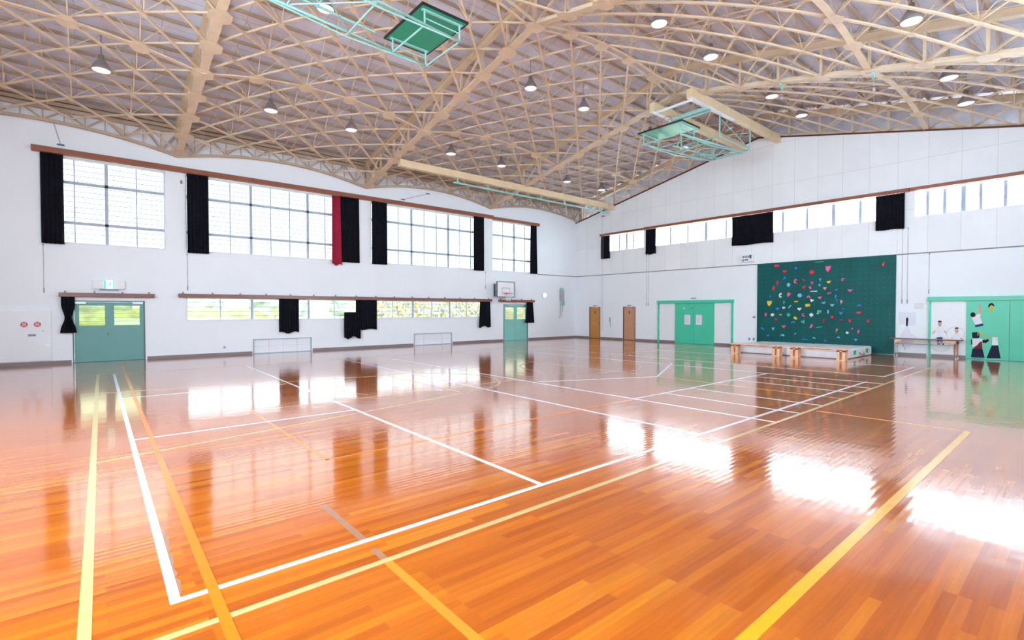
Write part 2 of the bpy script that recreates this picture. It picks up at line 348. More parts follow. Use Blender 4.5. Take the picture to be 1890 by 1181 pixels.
MB().box((-0.5, -L-0.5, -0.3), (W+0.5, 0.9, 0.0)).build('floor', M_floor, kind='structure')
FLOOR = bpy.data.objects['floor']
r = MB()
for xa, xb in ((-0.6, RX), (RX, W+0.6)):
    za, zb_ = 7.15+ROOF+0.215*min(xa, W-xa), 7.15+ROOF+0.215*min(xb, W-xb)
    r.add([(xa, -L-0.4, za), (xb, -L-0.4, zb_), (xb, 1.0, zb_), (xa, 1.0, za), (xa, -L-0.4, za+.12), (xb, -L-0.4, zb_+.12), (xb, 1.0, zb_+.12), (xa, 1.0, za+.12)],
          [(0,3,2,1),(4,5,6,7),(0,1,5,4),(1,2,6,5),(2,3,7,6),(3,0,4,7)])
r.build('ceiling', M_roof, kind='structure')

# baseboards and the thin trims
def bb(name, a, b, m=M_base): return MB().box(a, b).build(name, m, kind='structure')
k = 0
bl = MB()
for a, b in ((-L, -23.90), (-21.92, -18.60), (-16.28, -11.53), (-9.27, -5.95), (-4.06, 0.0)): bl.box((0, a, 0), (0.025, b, 0.10))
bl.build('baseboard_left', M_base, kind='structure')
bk = MB()
for a, b in ((0.0, 1.08), (1.99, 3.61), (4.52, 5.93), (6.06, 7.01), (9.15, 10.02), (10.14, 11.22), (16.38, 17.30), (17.44, 18.38)): bk.box((a, -0.025, 0), (b, 0, 0.10))
bk.build('baseboard_back', M_base, kind='structure')
bb('baseboard_right', (W-0.025, -L, 0), (W, 0, 0.10))
MB().box((0, -0.02, 3.785), (11.22, 0, 3.825)).box((16.38, -0.02, 3.785), (W, 0, 3.825)).build('trim_back', M_trim, kind='structure')
MB().box((0, -3.33, 3.785), (0.02, 0, 3.825)).build('trim_left', M_trim, kind='structure')
MB().box((0, -L, 3.70), (0.012, -3.45, 3.712)).build('trim_sill', M_wall, kind='structure')
# dark red capping of the gable wall
c = MB(); c.path([(0, -0.03, zl(0)+0.0), (RX, -0.03, zl(RX)+0.0)], 0.09, 0.05); c.path([(RX, -0.03, zl(RX)), (W, -0.03, zl(W))], 0.09, 0.05)
c.build('trim_gable', M_cap, kind='structure')

# ---------------------------------------------------------------- windows
NW = [0]
def window(plane, u0, u1, z0, z1, thick, thin, trans, pane, wires=None, side=-1, frame=M_alu, wirem=None):
    """plane 'x': wall along y; plane 'y': wall along x. side: the outward direction."""
    NW[0] += 1; root = struct_root('window_%d' % NW[0])
    def P(u, z, d): return (X0+side*d, u, z) if plane == 'x' else (u, X0+side*d, z)
    def B(mb, a, b): return mb.box(P(*a), P(*b))
    X0 = {('x', -1): 0.0, ('x', 1): W, ('y', 1): 0.0, ('y', -1): -L}[(plane, side)]
    f = MB(); t = 0.035
    B(f, (u0, z0, .10), (u1, z0+t, .17)); B(f, (u0, z1-t, .10), (u1, z1, .17)); B(f, (u0, z0, .10), (u0+t, z1, .17)); B(f, (u1-t, z0, .10), (u1, z1, .17))
    f.build('window_frame', M_alu_white, root)
    if plane == 'x' and side < 0:
        B(MB(), (u0, z0, -.03), (u1, z0+.02, .10)).build('window_sill', M_alu_white, root)
    tw = .045 if plane == 'x' else .065
    for u in thick: B(MB(), (u-tw, z0+t, .10), (u+tw, z1-t, .145)).build('mullion', frame, root)
    for u in thin: B(MB(), (u-(.016 if plane == 'x' else .045), z0+t, .115), (u+(.016 if plane == 'x' else .045), z1-t, .14)).build('glazing_bar', frame, root)
    for z in trans: B(MB(), (u0+t, z-.045, .10), (u1-t, z+.045, .15)).build('transom', frame, root)
    if wires:
        w = MB(); z = z0+wires
        while z < z1-.05: B(w, (u0+t, z-.006, .145), (u1-t, z+.006, .16)); z += wires
        w.build('pane_wire', wirem or M_alu, root)
    B(MB(), (u0+.01, z0+.01, .125), (u1-.01, z1-.01, .131)).build('window_pane', pane, root)
    return root
def thirds(a, b, n):
    s = (b-a)/n; return [a+s*i for i in range(1, n)], [a+s*(i+q/3) for i in range(n) for q in (1, 2)]
M_barblue = mat('blue_grey_window_bar', (0.40, 0.46, 0.58), 0.5, 0.3)
M_wire = mat('warm_grey_wire', (0.62, 0.58, 0.56), 0.5, 0.4)
for i, (a, b) in enumerate(UP):
    if i in (1, 2): th, tn = thirds(a, b, 3)
    else: th = [(a+b)/2]; tn = [(3*a+b)/4, (a+3*b)/4]
    window('x', a, b, *ZU, th, tn, [4.53, 5.82], G_upper, 0.17, wirem=M_wire)
    window('x', a, b, *ZU, th, tn, [4.53, 5.82], G_clear if i == 2 else G_side, None, side=1)  # unseen windows on the right wall, added to bring in daylight
for i, (a, b) in enumerate(ST):
    s = (b-a)/6
    window('x', a, b, *ZS, [a+2*s, a+4*s], [a+s, a+3*s, a+5*s], [], (G_tint, G_film)[i], 0.17, wirem=M_wire)
window('y', *BW[0], *ZB, [3.79], [3.27, 4.22], [], G_clear, None, side=1, frame=M_barblue)
window('y', *BW[1], *ZB, [8.61, 11.6, 14.21], [5.62, 6.61, 7.61, 9.64, 10.62, 12.23, 13.21, 15.15], [], G_clear, None, side=1, frame=M_barblue)
window('y', *BW[2], *ZB, [18.24, 20.2], [17.25, 17.73, 18.69, 19.3, 21.1], [], G_clear, 0.19, side=1, frame=M_barblue)
window('y', 10.6, 21.4, 2.3, 7.0, [13.3, 16.0, 18.7], [], [], G_clear, None, side=-1)  # unseen rear window, added to light the end wall

# ---------------------------------------------------------------- doors
def disc_handle(name, c, parent): return MB().lathe(c, [(0.0, 0.055), (0.022, 0.05), (0.03, 0.035), (0.014, 0.02), (0.028, 0.004), (0.0, 0.0)], 14, 'x').build(name, M_chrome, parent, smooth=True)
def leaf_door(idx, y0, y1, H, m, panecol):
    root = struct_root('door_%d' % idx)
    f = MB().box((-.1, y0, 0), (.015, y0+.035, H)).box((-.1, y1-.035, 0), (.015, y1, H)).box((-.1, y0, H-.04), (.015, y1, H))
    f.build('door_frame', M_frame_dk, root)
    ym = (y0+y1)/2
    for n, (a, b) in enumerate(((y0+.037, ym-.003), (ym+.003, y1-.037))):
        w = b-a; ga, gb = a+w*.14, b-w*.10 if n else b-w*.16
        ga = a+w*(.14 if n == 0 else .12); gb = b-w*(.14 if n == 0 else .12)
        z0, z1 = 1.20, 1.86
        lf = MB()
        for q in (((a, 0), (b, z0)), ((a, z1), (b, H-.042)), ((a, z0), (ga, z1)), ((gb, z0), (b, z1))): lf.box((-.06, q[0][0], q[0][1]+(.006 if q[0][1] == 0 else 0)), (-.02, q[1][0], q[1][1]))
        l = lf.build('door_leaf', m, root)
        pn = MB().box((-.045, ga, z0), (-.038, gb, z1)).build('glass_pane', panecol, l)
        bars = MB()
        for q in range(1, 5): bars.box((-.037, ga, z0+(z1-z0)*q/5-.006), (-.031, gb, z0+(z1-z0)*q/5+.006))
        bars.build('pane_bars', M_wire, l)
        MB().box((-.02, (b-.30 if n else a+.02), H-.10), (.01, (b-.02 if n else a+.30), H-.06)).build('door_closer', M_chrome, l)
    MB().box((-.02, ym-.02, .006), (-.012, ym+.02, H-.042)).build('leaf_gap_blocker', m, root)  # strip added over the leaf gap to stop daylight leaking in
    MB().box((-.12, y0, 0), (-.06, y1, .02)).build('threshold', M_frame_dk, root)
    disc_handle('door_handle', (-.02, ym-.07, 0.92), root)
    return root
G_doorY = glass_mat('yellowish_door_glass', (0.30, 0.31, 0.24, 1)); G_doorB = glass_mat('pale_door_glass', (0.30, 0.30, 0.26, 1))
leaf_door(1, -23.86, -21.97, 2.02, M_doorL, G_doorY)
leaf_door(2, -5.91, -4.10, 2.04, M_doorL2, G_doorB)
for i, (a, b, m) in enumerate(((1.11, 1.96, M_brown1), (3.64, 4.49, M_brown2))):
    root = struct_root('door_%d' % (3+i))
    MB().box((a, -.012, 0), (a+.035, .1, 1.90)).box((b-.035, -.012, 0), (b, .1, 1.90)).box((a, -.012, 1.865), (b, .1, 1.90)).box((a, -.012, 0), (b, .08, .02)).build('door_frame', M_brownf, root)
    MB().box((a+.036, .02, .021), (b-.036, .06, 1.864)).build('door_leaf', m, root)
    MB().box(((a+b)/2-.03, .008, 1.50), ((a+b)/2+.03, .02, 1.66)).build('door_sign', M_brownf, root)
    MB().lathe((b-.10, -.015, .93), [(0, 0), (.022, .004), (.022, .02), (.008, .03), (.02, .036)], 12, 'y').build('door_handle', M_chrome, root, smooth=True)
    MB().box(((a+b)/2-.13, -.008, 1.95), ((a+b)/2+.13, 0, 2.0)).build('name_plate', M_trim, root)
# sliding doors on the end wall
def sliding(idx, x0, x1, lx0, lx1, H, post=True):
    root = struct_root('door_%d' % idx)
    MB().box((x0, -.14, H), (x1, 0, H+.15)).build('door_header', M_green, root, bevel=.004)
    MB().box((x0+.03, -.10, 0), (x0+.09, -.0, H)).build('door_post', M_green, root)
    MB().box((x1-.09, -.10, 0), (x1-.03, -.0, H)).build('door_post', M_green, root)
    for a, b in ((x0+.09, lx0), (lx1, x1-.09)):
        if b-a > .1: MB().box((a, -.022, .105), (b, -.002, H)).build('side_panel', M_panel, root)
    xm = (lx0+lx1)/2
    leaves = []
    for a, b in ((lx0, xm-.004), (xm+.004, lx1)):
        leaves.append(MB().box((a, -.07, .006), (b, -.03, H)).build('door_leaf', M_green, root))
    return root, leaves
root5, lv = sliding(5, 5.96, 10.12, 7.01, 9.15, 2.06)
for lf, x in ((lv[0], 7.73), (lv[1], 8.36)):
    p = MB().box((x-.16, -.076, .97), (x+.16, -.07, 1.47)).build('notice_sheet', M_paper, lf)
    q = MB()
    for j in range(7): q.box((x-.11, -.078, 1.41-j*.055), (x+.11-.04*(j % 3), -.0762, 1.418-j*.055))
    q.build('notice_text', M_ink, lf)
MB().box((7.50, -.078, 1.76), (7.57, -.07, 1.84)).build('small_sticker', M_white, lv[0])
MB().lathe((7.97, -.085, 1.80), [(0, 0), (.03, .002), (.03, .015)], 12, 'y').build('door_lock', M_dark, lv[0])
MB().box((7.88, -.02, 2.28), (8.16, 0, 2.33)).build('name_plate', M_trim, root5)
root6, lv6 = sliding(6, 17.33, 21.6, 18.39, 20.55, 2.03)

# low white hatches at floor level in the left wall
for i, (a, b) in enumerate(((-18.56, -16.32), (-11.49, -9.31))):
    root = struct_root('window_%d' % (NW[0]+1+i))
    MB().box((-.12, a, .0), (.02, a+.03, .57)).box((-.12, b-.03, .0), (.02, b, .57)).box((-.12, a, .545), (.02, b, .575)).box((-.12, a, 0), (.02, b, .03)).build('window_frame', M_alu, root)
    n = 4
    for j in range(n):
        y0 = a+.03+(b-a-.06)*j/n; y1 = a+.03+(b-a-.06)*(j+1)/n
        MB().box((-.06+.015*(j % 2), y0+.004, .03), (-.045+.015*(j % 2), y1-.004, .545)).build('hatch_panel', M_panel, root)
    MB().box((-.04, a+.03, .28), (-.02, b-.03, .30)).build('rail', M_alu_white, root)
    MB().box((-.10, a+.03, .03), (-.07, b-.03, .545)).build('hatch_light_blocker', M_panel, root)  # backing sheet added behind the panels to block leaking daylight
# ---------------------------------------------------------------- court markings: tape on the boards (parts of the floor)
LW_ = 0.05
M_lf = line_mat('worn_tan_tape', (0.72, 0.24, 0.015, 1))
def ln(m, pts, lab, z=0.0012, w=LW_):
    mb = MB()
    for p, q in zip(pts[:-1], pts[1:]):
        mb.bar((p[0], p[1], z/2), (q[0], q[1], z/2), w, z)
    return mb.build('court_line', m, FLOOR, label=lab)
def arc(m, c, r, a0, a1, lab, z=0.0018, w=LW_, n=36):
    vs = []; fs = []
    for i in range(n+1):
        a = math.radians(a0+(a1-a0)*i/n)
        for rr in (r-w/2, r+w/2): vs.append((c[0]+rr*math.cos(a), c[1]+rr*math.sin(a), z))
    for i in range(n): fs.append((2*i, 2*i+1, 2*i+3, 2*i+2))
    mb = MB(); mb.add(vs, fs); mb.add([(x, y, 0.0002) for x, y, _ in vs], [f[::-1] for f in fs])
    return mb.build('court_line', m, FLOOR, label=lab)
WHT = 'white court line'; CRM = 'cream court line'; ORG = 'orange court line'; YEL = 'yellow court line'
ln(M_lw, [(4.5, -22.97), (18.02, -23.12)], WHT, .0030, .055)
ln(M_lw, [(18.0, -23.145), (17.93, -16.0), (17.86, -9.38)], WHT, .0031, .052)
ln(M_lw, [(4.3, -19.8), (17.95, -20.13)], WHT, .0029)
ln(M_lw, [(4.6, -16.75), (17.95, -17.11)], WHT, .0029)
ln(M_lw, [(5.4, -15.38), (18.28, -15.54)], WHT, .0029)
ln(M_lw, [(13.28, -23.05), (13.24, -20.03)], WHT, .0027)
ln(M_lw, [(9.25, -23.0), (9.27, -20.0)], WHT, .0027, .04)
ln(M_lw, [(12.81, -15.33), (14.12, -12.38), (12.58, -9.23)], WHT, .0027)
ln(M_lw, [(15.68, -15.45), (15.66, -9.55)], WHT, .0028)
for y in (-14.51, -13.49, -11.46, -10.47): ln(M_lw, [(15.68, y+.03), (18.26, y-.03)], WHT, .0026, .04)
ln(M_lw, [(4.8, -9.75), (18.23, -9.5)], WHT, .0026)
ln(M_lw, [(4.6, -7.95), (17.88, -7.94), (17.87, -4.85)], WHT, .0027)
ln(M_lw, [(4.6, -4.9), (17.88, -4.87)], WHT, .0025)
ln(M_lw, [(4.6, -1.9), (11.4, -1.9)], WHT, .0025)
ln(M_lw, [(9.3, -7.9), (9.3, -1.9)], WHT, .0024)
ln(M_lc, [(18.37, -24.2), (18.34, -20.0), (18.19, -2.2)], CRM, .0022, .055)
ln(M_lc, [(4.2, -23.30), (18.4, -23.53)], CRM, .0021, .06)
ln(M_lc, [(4.25, -23.3), (4.25, -0.8)], CRM, .0015)
for s in (-1, 1):
    ln(M_lc, [(11.2+s*3.05, -23.44), (11.2+s*1.80, -17.6)], CRM, .0019)
    ln(M_lc, [(11.2+s*1.80, -6.6), (11.2+s*3.0, -0.8)], CRM, .0019)
ln(M_lc, [(9.5, -17.55), (12.94, -17.6)], CRM, .0017)
arc(M_lc, (11.15, -17.55), 1.85, 0, 180, CRM, .002)
for i in range(7):
    arc(M_lc, (11.15, -17.55), 1.85, 190+i*24, 200+i*24, CRM, .002, n=6)
arc(M_lc, (11.2, -12.1), 1.8, 0, 360, CRM, .002, n=60)
arc(M_lc, (11.2, -6.6), 1.8, 180, 360, CRM, .002)
ln(M_lc, [(9.4, -6.6), (13.0, -6.6)], CRM, .0017)
ln(M_lp, [(4.3, -12.1), (18.3, -12.45)], CRM, .0014, .035)
ln(M_lo, [(0.75, -22.68), (19.6, -22.95)], ORG, .0034, .06)
ln(M_lo, [(12.2, -21.4), (15.80, -21.43)], ORG, .0012, .05)
ln(M_lo, [(15.8, -21.45), (15.70, -15.5)], ORG, .0012, .05)
ln(M_lp, [(12.2, -21.4), (12.2, -15.5)], ORG, .0010, .035)
ln(M_ly, [(20.33, -24.5), (20.28, -14.15)], YEL, .0022, .075)
ln(M_lp, [(18.37, -14.12), (20.30, -14.10)], YEL, .0012, .03)
ln(M_lf, [(18.35, -21.96), (22.0, -22.02)], 'faded tan tape mark', .0008, .06)
ln(M_lg, [(17.1, -21.94), (17.97, -21.95)], 'grey tape residue', .0008, .055)
ln(M_lg, [(18.14, -21.955), (18.33, -21.96)], 'grey tape residue', .0010, .05)
# worn edge beside the wide white line
random.seed(3); g = MB(); y = -23.06
x = 16.55
pts = []
while x < 17.95:
    pts.append((x, -23.075+random.uniform(-.012, .014)+0.03*max(0, 1-abs(x-17.0)/.5)*random.random())); x += .06
vs = [(a, b, .0012) for a, b in pts] + [(a, -23.12, .0012) for a, b in pts]; n = len(pts)
g.add(vs, [(i, i+1, n+i+1, n+i) for i in range(n-1)]); g.build('tape_residue', M_lg, FLOOR, label='torn grey tape residue')
# ---------------------------------------------------------------- roof trusses across the hall
RISE = 0.45; STEP = 1.2; NJ = 5; DY = BAY/NJ
def vault(x, t): return zl(x) + RISE*(1-(2*t-1)**2)           # underside of the arched lattice, t across the bay
def make_truss():
    t = thing('roof_truss', (0, 0, 0), 'tan steel roof truss', 'roof truss')
    c = MB(); P = lambda x, dz: (x, 0, zl(x)+dz)
    for a, b in ((0.02, RX), (RX, W-0.02)):
        c.bar(P(a, .03), P(b, .03), .22, .05); c.bar(P(a, .09), P(b, .09), .05, .12)
    c.build('lower_chord', M_steel, t)
    u = MB()
    for a, b in ((0.02, RX), (RX, W-0.02)):
        u.bar(P(a, .88), P(b, .88), .18, .03); u.bar(P(a, .99), P(b, .99), .03, .22); u.bar(P(a, 1.10), P(b, 1.10), .18, .03)
    u.build('upper_chord', M_steel, t)
    xs = [RX-STEP*i for i in range(0, 10)]
    nodes = sorted(set([round(x, 3) for x in xs] + [round(W-x, 3) for x in xs]))
    for i, x in enumerate(nodes):
        MB().bar(P(x, .05), (x, 0, zl(x)+.88), .07, .07).build('web_post', M_steel, t)
        g = MB(); w, h = .21, .18
        g.add([(x+dx, dy, zl(x+dx)+dz) for dz in (-.012, -.002) for dx, dy in ((-w, -.13), (-.13, -.26), (.13, -.26), (w, -.13), (w, .13), (.13, .26), (-.13, .26), (-w, .13))],
              [tuple(range(8)), tuple(range(8, 16))[::-1]] + [(k, (k+1) % 8, 8+(k+1) % 8, 8+k) for k in range(8)])
        g.build('gusset_plate', M_steel, t)
        if i < len(nodes)-1:
            x2 = nodes[i+1]; lo, hi = (x, x2) if (x < RX-.1) == (i % 2 == 0) else (x2, x)
            MB().bar((lo, 0, zl(lo)+.06), (hi, 0, zl(hi)+.88), .06, .05).build('web_diagonal', M_steel, t)
    # wall bracket plates at both ends
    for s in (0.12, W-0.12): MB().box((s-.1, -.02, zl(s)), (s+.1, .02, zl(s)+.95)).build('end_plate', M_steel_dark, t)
    return t
TR_LAB = ['tan steel truss standing on top of the climbing wall end wall, behind the lattice',
          'tan steel roof truss first out from the end wall, cream beams start at its ridge',
          'tan steel roof truss second from the end wall, between the two folded ceiling hoops',
          'tan steel roof truss landing above the column between first and second tall windows',
          'tan steel roof truss behind the camera end of the hall']
TR_LAB[0] = 'tan steel truss resting on the gable of the climbing board wall'
TR_LAB[4] = 'tan steel roof truss beyond the tall window nearest the fire cabinet'
tr = make_truss(); tr.location = (0, .25, .02); tr['label'] = TR_LAB[0]; tr['group'] = 'roof trusses'
for i in range(1, 5):
    copy_tree(tr, (0, RIB0-BAY*i, 0) if i < 4 else (0, -27.85, 0), label=TR_LAB[i])

# ---------------------------------------------------------------- diamond lattice, one thing for each half bay
def make_lattice():
    t = thing('roof_lattice', (0, 0, 0), 'lattice', 'roof lattice')
    NI = 9; X = lambda i: RX-STEP*i
    # diagonals through every node, both ways, i = 0 at the ridge
    for s in (1, -1):
        for k in range(-NI, NJ+NI+1):
            pts = []
            q = 0.0
            while q <= NI+.001:
                j = k+s*q
                if -0.001 <= j <= NJ+.001:
                    tt = min(max(j/NJ, 0), 1); x = X(q); pts.append((x, tt*BAY, vault(x, tt)+.03+(.05 if s < 0 else 0)))
                q += .5
            if len(pts) > 2:
                MB().path(pts, .06 if s > 0 else .042, .045).build('lattice_bar', M_steel, t)
    def gusset(mb, x, y, r, dz=0):
        tt = y/BAY; mb.add([(x+r*math.cos(a)*1.0, y+r*math.sin(a), vault(x+r*math.cos(a), min(max((y+r*math.sin(a))/BAY, 0), 1))+.0+d+dz) for d in (0, .012) for a in [math.pi/8+math.pi/4*q for q in range(8)]],
            [tuple(range(8)), tuple(range(8, 16))[::-1]] + [(q, (q+1) % 8, 8+(q+1) % 8, 8+q) for q in range(8)])
    for i in range(1, NI):
        for j in range(1, NJ):
            x, y = X(i), j*DY; z = vault(x, j/NJ)+.08
            mb = MB(); gusset(mb, x, y, .085)
            for dx, dy in ((.6, 0), (-.6, 0), (0, DY/2), (0, -DY/2)):
                mb.bar((x, y, z), (x+dx, y+dy, zl(x+dx)+ROOF-.15), .022, .022)
            mb.build('node_bracing', M_steel, t)
    # arched chord half way up the slope, with its plates
    x = X(5); ys = [BAY*q/20 for q in range(21)]
    MB().path([(x, y, vault(x, y/BAY)-.01) for y in ys], .15, .035).build('middle_chord', M_steel, t)
    for j in range(1, NJ):
        mb = MB(); gusset(mb, x, j*DY, .23, -.035); mb.build('gusset_plate', M_steel, t)
    # arch and struts along the side wall
    x = .16
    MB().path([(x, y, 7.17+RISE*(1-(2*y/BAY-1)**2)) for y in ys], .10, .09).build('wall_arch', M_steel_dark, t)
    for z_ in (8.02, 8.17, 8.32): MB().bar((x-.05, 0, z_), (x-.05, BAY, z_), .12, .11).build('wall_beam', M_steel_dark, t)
    n = 14; wb = MB()
    for q in range(n):
        a, b = BAY*q/n, BAY*(q+1)/n; f = lambda y: 7.19+RISE*(1-(2*y/BAY-1)**2)
        p, r_ = ((x, a, f(a)), (x, b, 7.99)) if q % 2 else ((x, a, 7.99), (x, b, f(b)))
        wb.bar(p, r_, .045, .045)
        if q: wb.bar((x, a, f(a)), (x, a, 7.99), .03, .03)
    wb.build('wall_strut', M_steel_dark, t)
    # pair of sway rods at mid bay
    for d in (-.14, .14):
        MB().bar((.4, BAY/2+d, zl(.4)+.72), (RX, BAY/2+d, zl(RX)+.72), .026, .026).build('sway_rod', M_steel, t)
    return t
lat = make_lattice()
LSIDE = ('window side slope', 'climbing board half of the roof')
LNAME = ['first bay out from the end wall', 'second bay out from the end wall', 'third bay out from the end wall', 'bay nearest the camera']
first = True
for k in range(4):
    ya = RIB0-BAY*(k+1)
    for side in (0, 1):
        loc = (0, ya, 0) if side == 0 else (W, ya, 0)
        lab = 'tan diamond lattice roof, %s, %s' % (LNAME[k], 'tall window side' if side == 0 else 'far from tall windows')
        if first: lat.location = loc; lat['label'] = lab; lat['group'] = 'roof lattice bays'; first = False
        else:
            o = copy_tree(lat, loc, 0, label=lab)
            if side: o.scale = (-1, 1, 1)
# ridge chords
rc = thing('ridge_chord', (RX, RIB0-BAY, 0), 'ridge', 'roof chord', 'ridge chords')
ys = [.01+(BAY-.02)*q/20 for q in range(21)]; zz = zl(RX)
for d in (-.13, .13): MB().path([(d, y, zz+RISE*(1-(2*y/BAY-1)**2)-.01) for y in ys], .05, .05).build('chord_bar', M_steel, rc)
for j in range(1, NJ):
    y = j*DY; z = zz+RISE*(1-(2*j/NJ-1)**2)
    MB().prism([(.24*math.cos(math.pi/8+a*math.pi/4), .24*math.sin(math.pi/8+a*math.pi/4)) for a in range(8)], lambda a, b, d: (a, y+b, z+d), -.05, -.036).build('gusset_plate', M_steel, rc)
    b = MB()
    for dx, dy in ((.5, 0), (-.5, 0), (0, .6), (0, -.6)): b.bar((0, y, z), (dx, y+dy, zl(RX+dx)+ROOF-.17), .025, .025)
    b.build('node_bracing', M_steel, rc)
rc['label'] = 'tan ridge chord over the first bay, beside the two cream beams'
for k, s in enumerate(('tan ridge chord over the second bay from the end wall', 'tan ridge chord over the green folded backboard bay', 'tan ridge chord over the bay nearest the camera')):
    copy_tree(rc, (RX, RIB0-BAY*(k+2), 0), label=s)
# purlins under the roof boards
pm = MB().bar((0, -L+.05, 0), (0, .7, 0), .04, .09); pm.bar((.025, -L+.05, -.04), (.025, .7, -.04), .05, .01)
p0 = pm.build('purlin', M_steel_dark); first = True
for s in (-1, 1):
    for i in range(0, 19):
        if i == 0: continue
        x = RX+s*.6*i
        if x < .2 or x > W-.2: continue
        o = p0 if first else p0.copy()
        if not first: COL.objects.link(o)
        first = False
        o.location = (x, 0, zl(x)+ROOF-.075)
        o['label'] = 'straight tan purlin running the length of the roof under the grey boards'; o['category'] = 'purlin'; o['group'] = 'roof purlins'

# ---------------------------------------------------------------- hanging lamps
def make_lamp():
    t = thing('pendant_lamp', (0, 0, 0), 'lamp', 'ceiling lamp', 'bell shaped hall lamps')
    MB().lathe((0,0,0), [(.215, 0.0), (.22, .03), (.20, .10), (.15, .19), (.09, .27), (.07, .30), (.07, .40), (.03, .43), (0, .43)], 24).lathe((0,0,0), [(.205, 0.01), (.19, .10), (.14, .185), (.06, .27)], 24).build('lamp_shade', M_lamp, t, smooth=True)
    MB().lathe((0,0,0), [(0, -.035), (.12, -.025), (.20, -.003), (.208, .012)], 24).build('lamp_lens', M_lens, t, smooth=True)
    MB().tube((0,0,.42), (0,0,1.05), .012).build('hanging_rod', M_lamp, t)
    return t
lp = make_lamp(); first = True
rows = [(3.7, 'row along the tall windows'), (8.65, 'row between ridge and tall windows'), (13.72, 'row just beyond the ridge'), (18.55, 'row farthest from tall windows')]
cnt = ['first', 'second', 'third', 'fourth', 'fifth', 'sixth', 'seventh', 'eighth']
for x, rn in rows:
    n = 0
    for k in range(4):
        yc = RIB0-BAY*(k+.5)
        for d in (1.36, -1.36):
            loc = (x, yc+d, zl(x)+.30); lab = 'grey bell lamp, %s from end wall, %s' % (cnt[n], rn); n += 1
            if first: lp.location = loc; lp['label'] = lab; first = False
            else: copy_tree(lp, loc, label=lab)

# ---------------------------------------------------------------- cream beams and the green track
b = MB().box((2.8, -13.75, 7.55), (3.0, -.0, 7.84))
for q in range(8): b.box((2.79, -13.2+q*1.8, 7.54), (3.01, -13.17+q*1.8, 7.85))
o = b.build('support_beam', M_beam); o['label'] = 'long cream box beam hung along the tall window side of the roof'; o['category'] = 'beam'
t = thing('curtain_track', (0, 0, 0), 'mint steel track hung under the long cream beam near the tall windows', 'track')
MB().box((2.98, -11.2, 7.26), (3.06, -.6, 7.33)).build('rail', M_mint, t)
for q in range(7): MB().box((3.0, -11.0+q*1.68, 7.33), (3.04, -10.96+q*1.68, 7.56)).box((2.95, -11.04+q*1.68, 7.31), (3.09, -10.9+q*1.68, 7.37)).build('hanger', M_mint, t)
for x, ya, lab in ((10.5, -7.35, 'cream box beam at the ridge, the one toward the tall windows'), (12.05, -7.4, 'cream box beam at the ridge, the one toward the lamps over the benches')):
    b = MB().box((x-.11, ya, 9.12), (x+.11, 0, 9.42))
    for q in range(4): b.box((x-.12, ya+.9+q*1.8, 9.11), (x+.12, ya+.93+q*1.8, 9.43))
    t = b.build('support_beam', M_beam); t['label'] = lab; t['category'] = 'beam'
    MB().box((x-.09, ya, 9.08), (x+.09, ya+3.2, 9.11)).build('white_flange', M_white, t)
t = thing('cross_bracket', (0, 0, 0), 'white and mint bracket bars tying the two ridge beams together', 'bracket')
MB().box((10.5, -7.3, 9.02), (12.05, -7.22, 9.08)).build('bar', M_white, t)
MB().box((10.5, -6.3, 9.0), (12.05, -6.2, 9.08)).box((10.5, -6.0, 9.0), (12.05, -5.9, 9.08)).build('bar', M_mint, t)

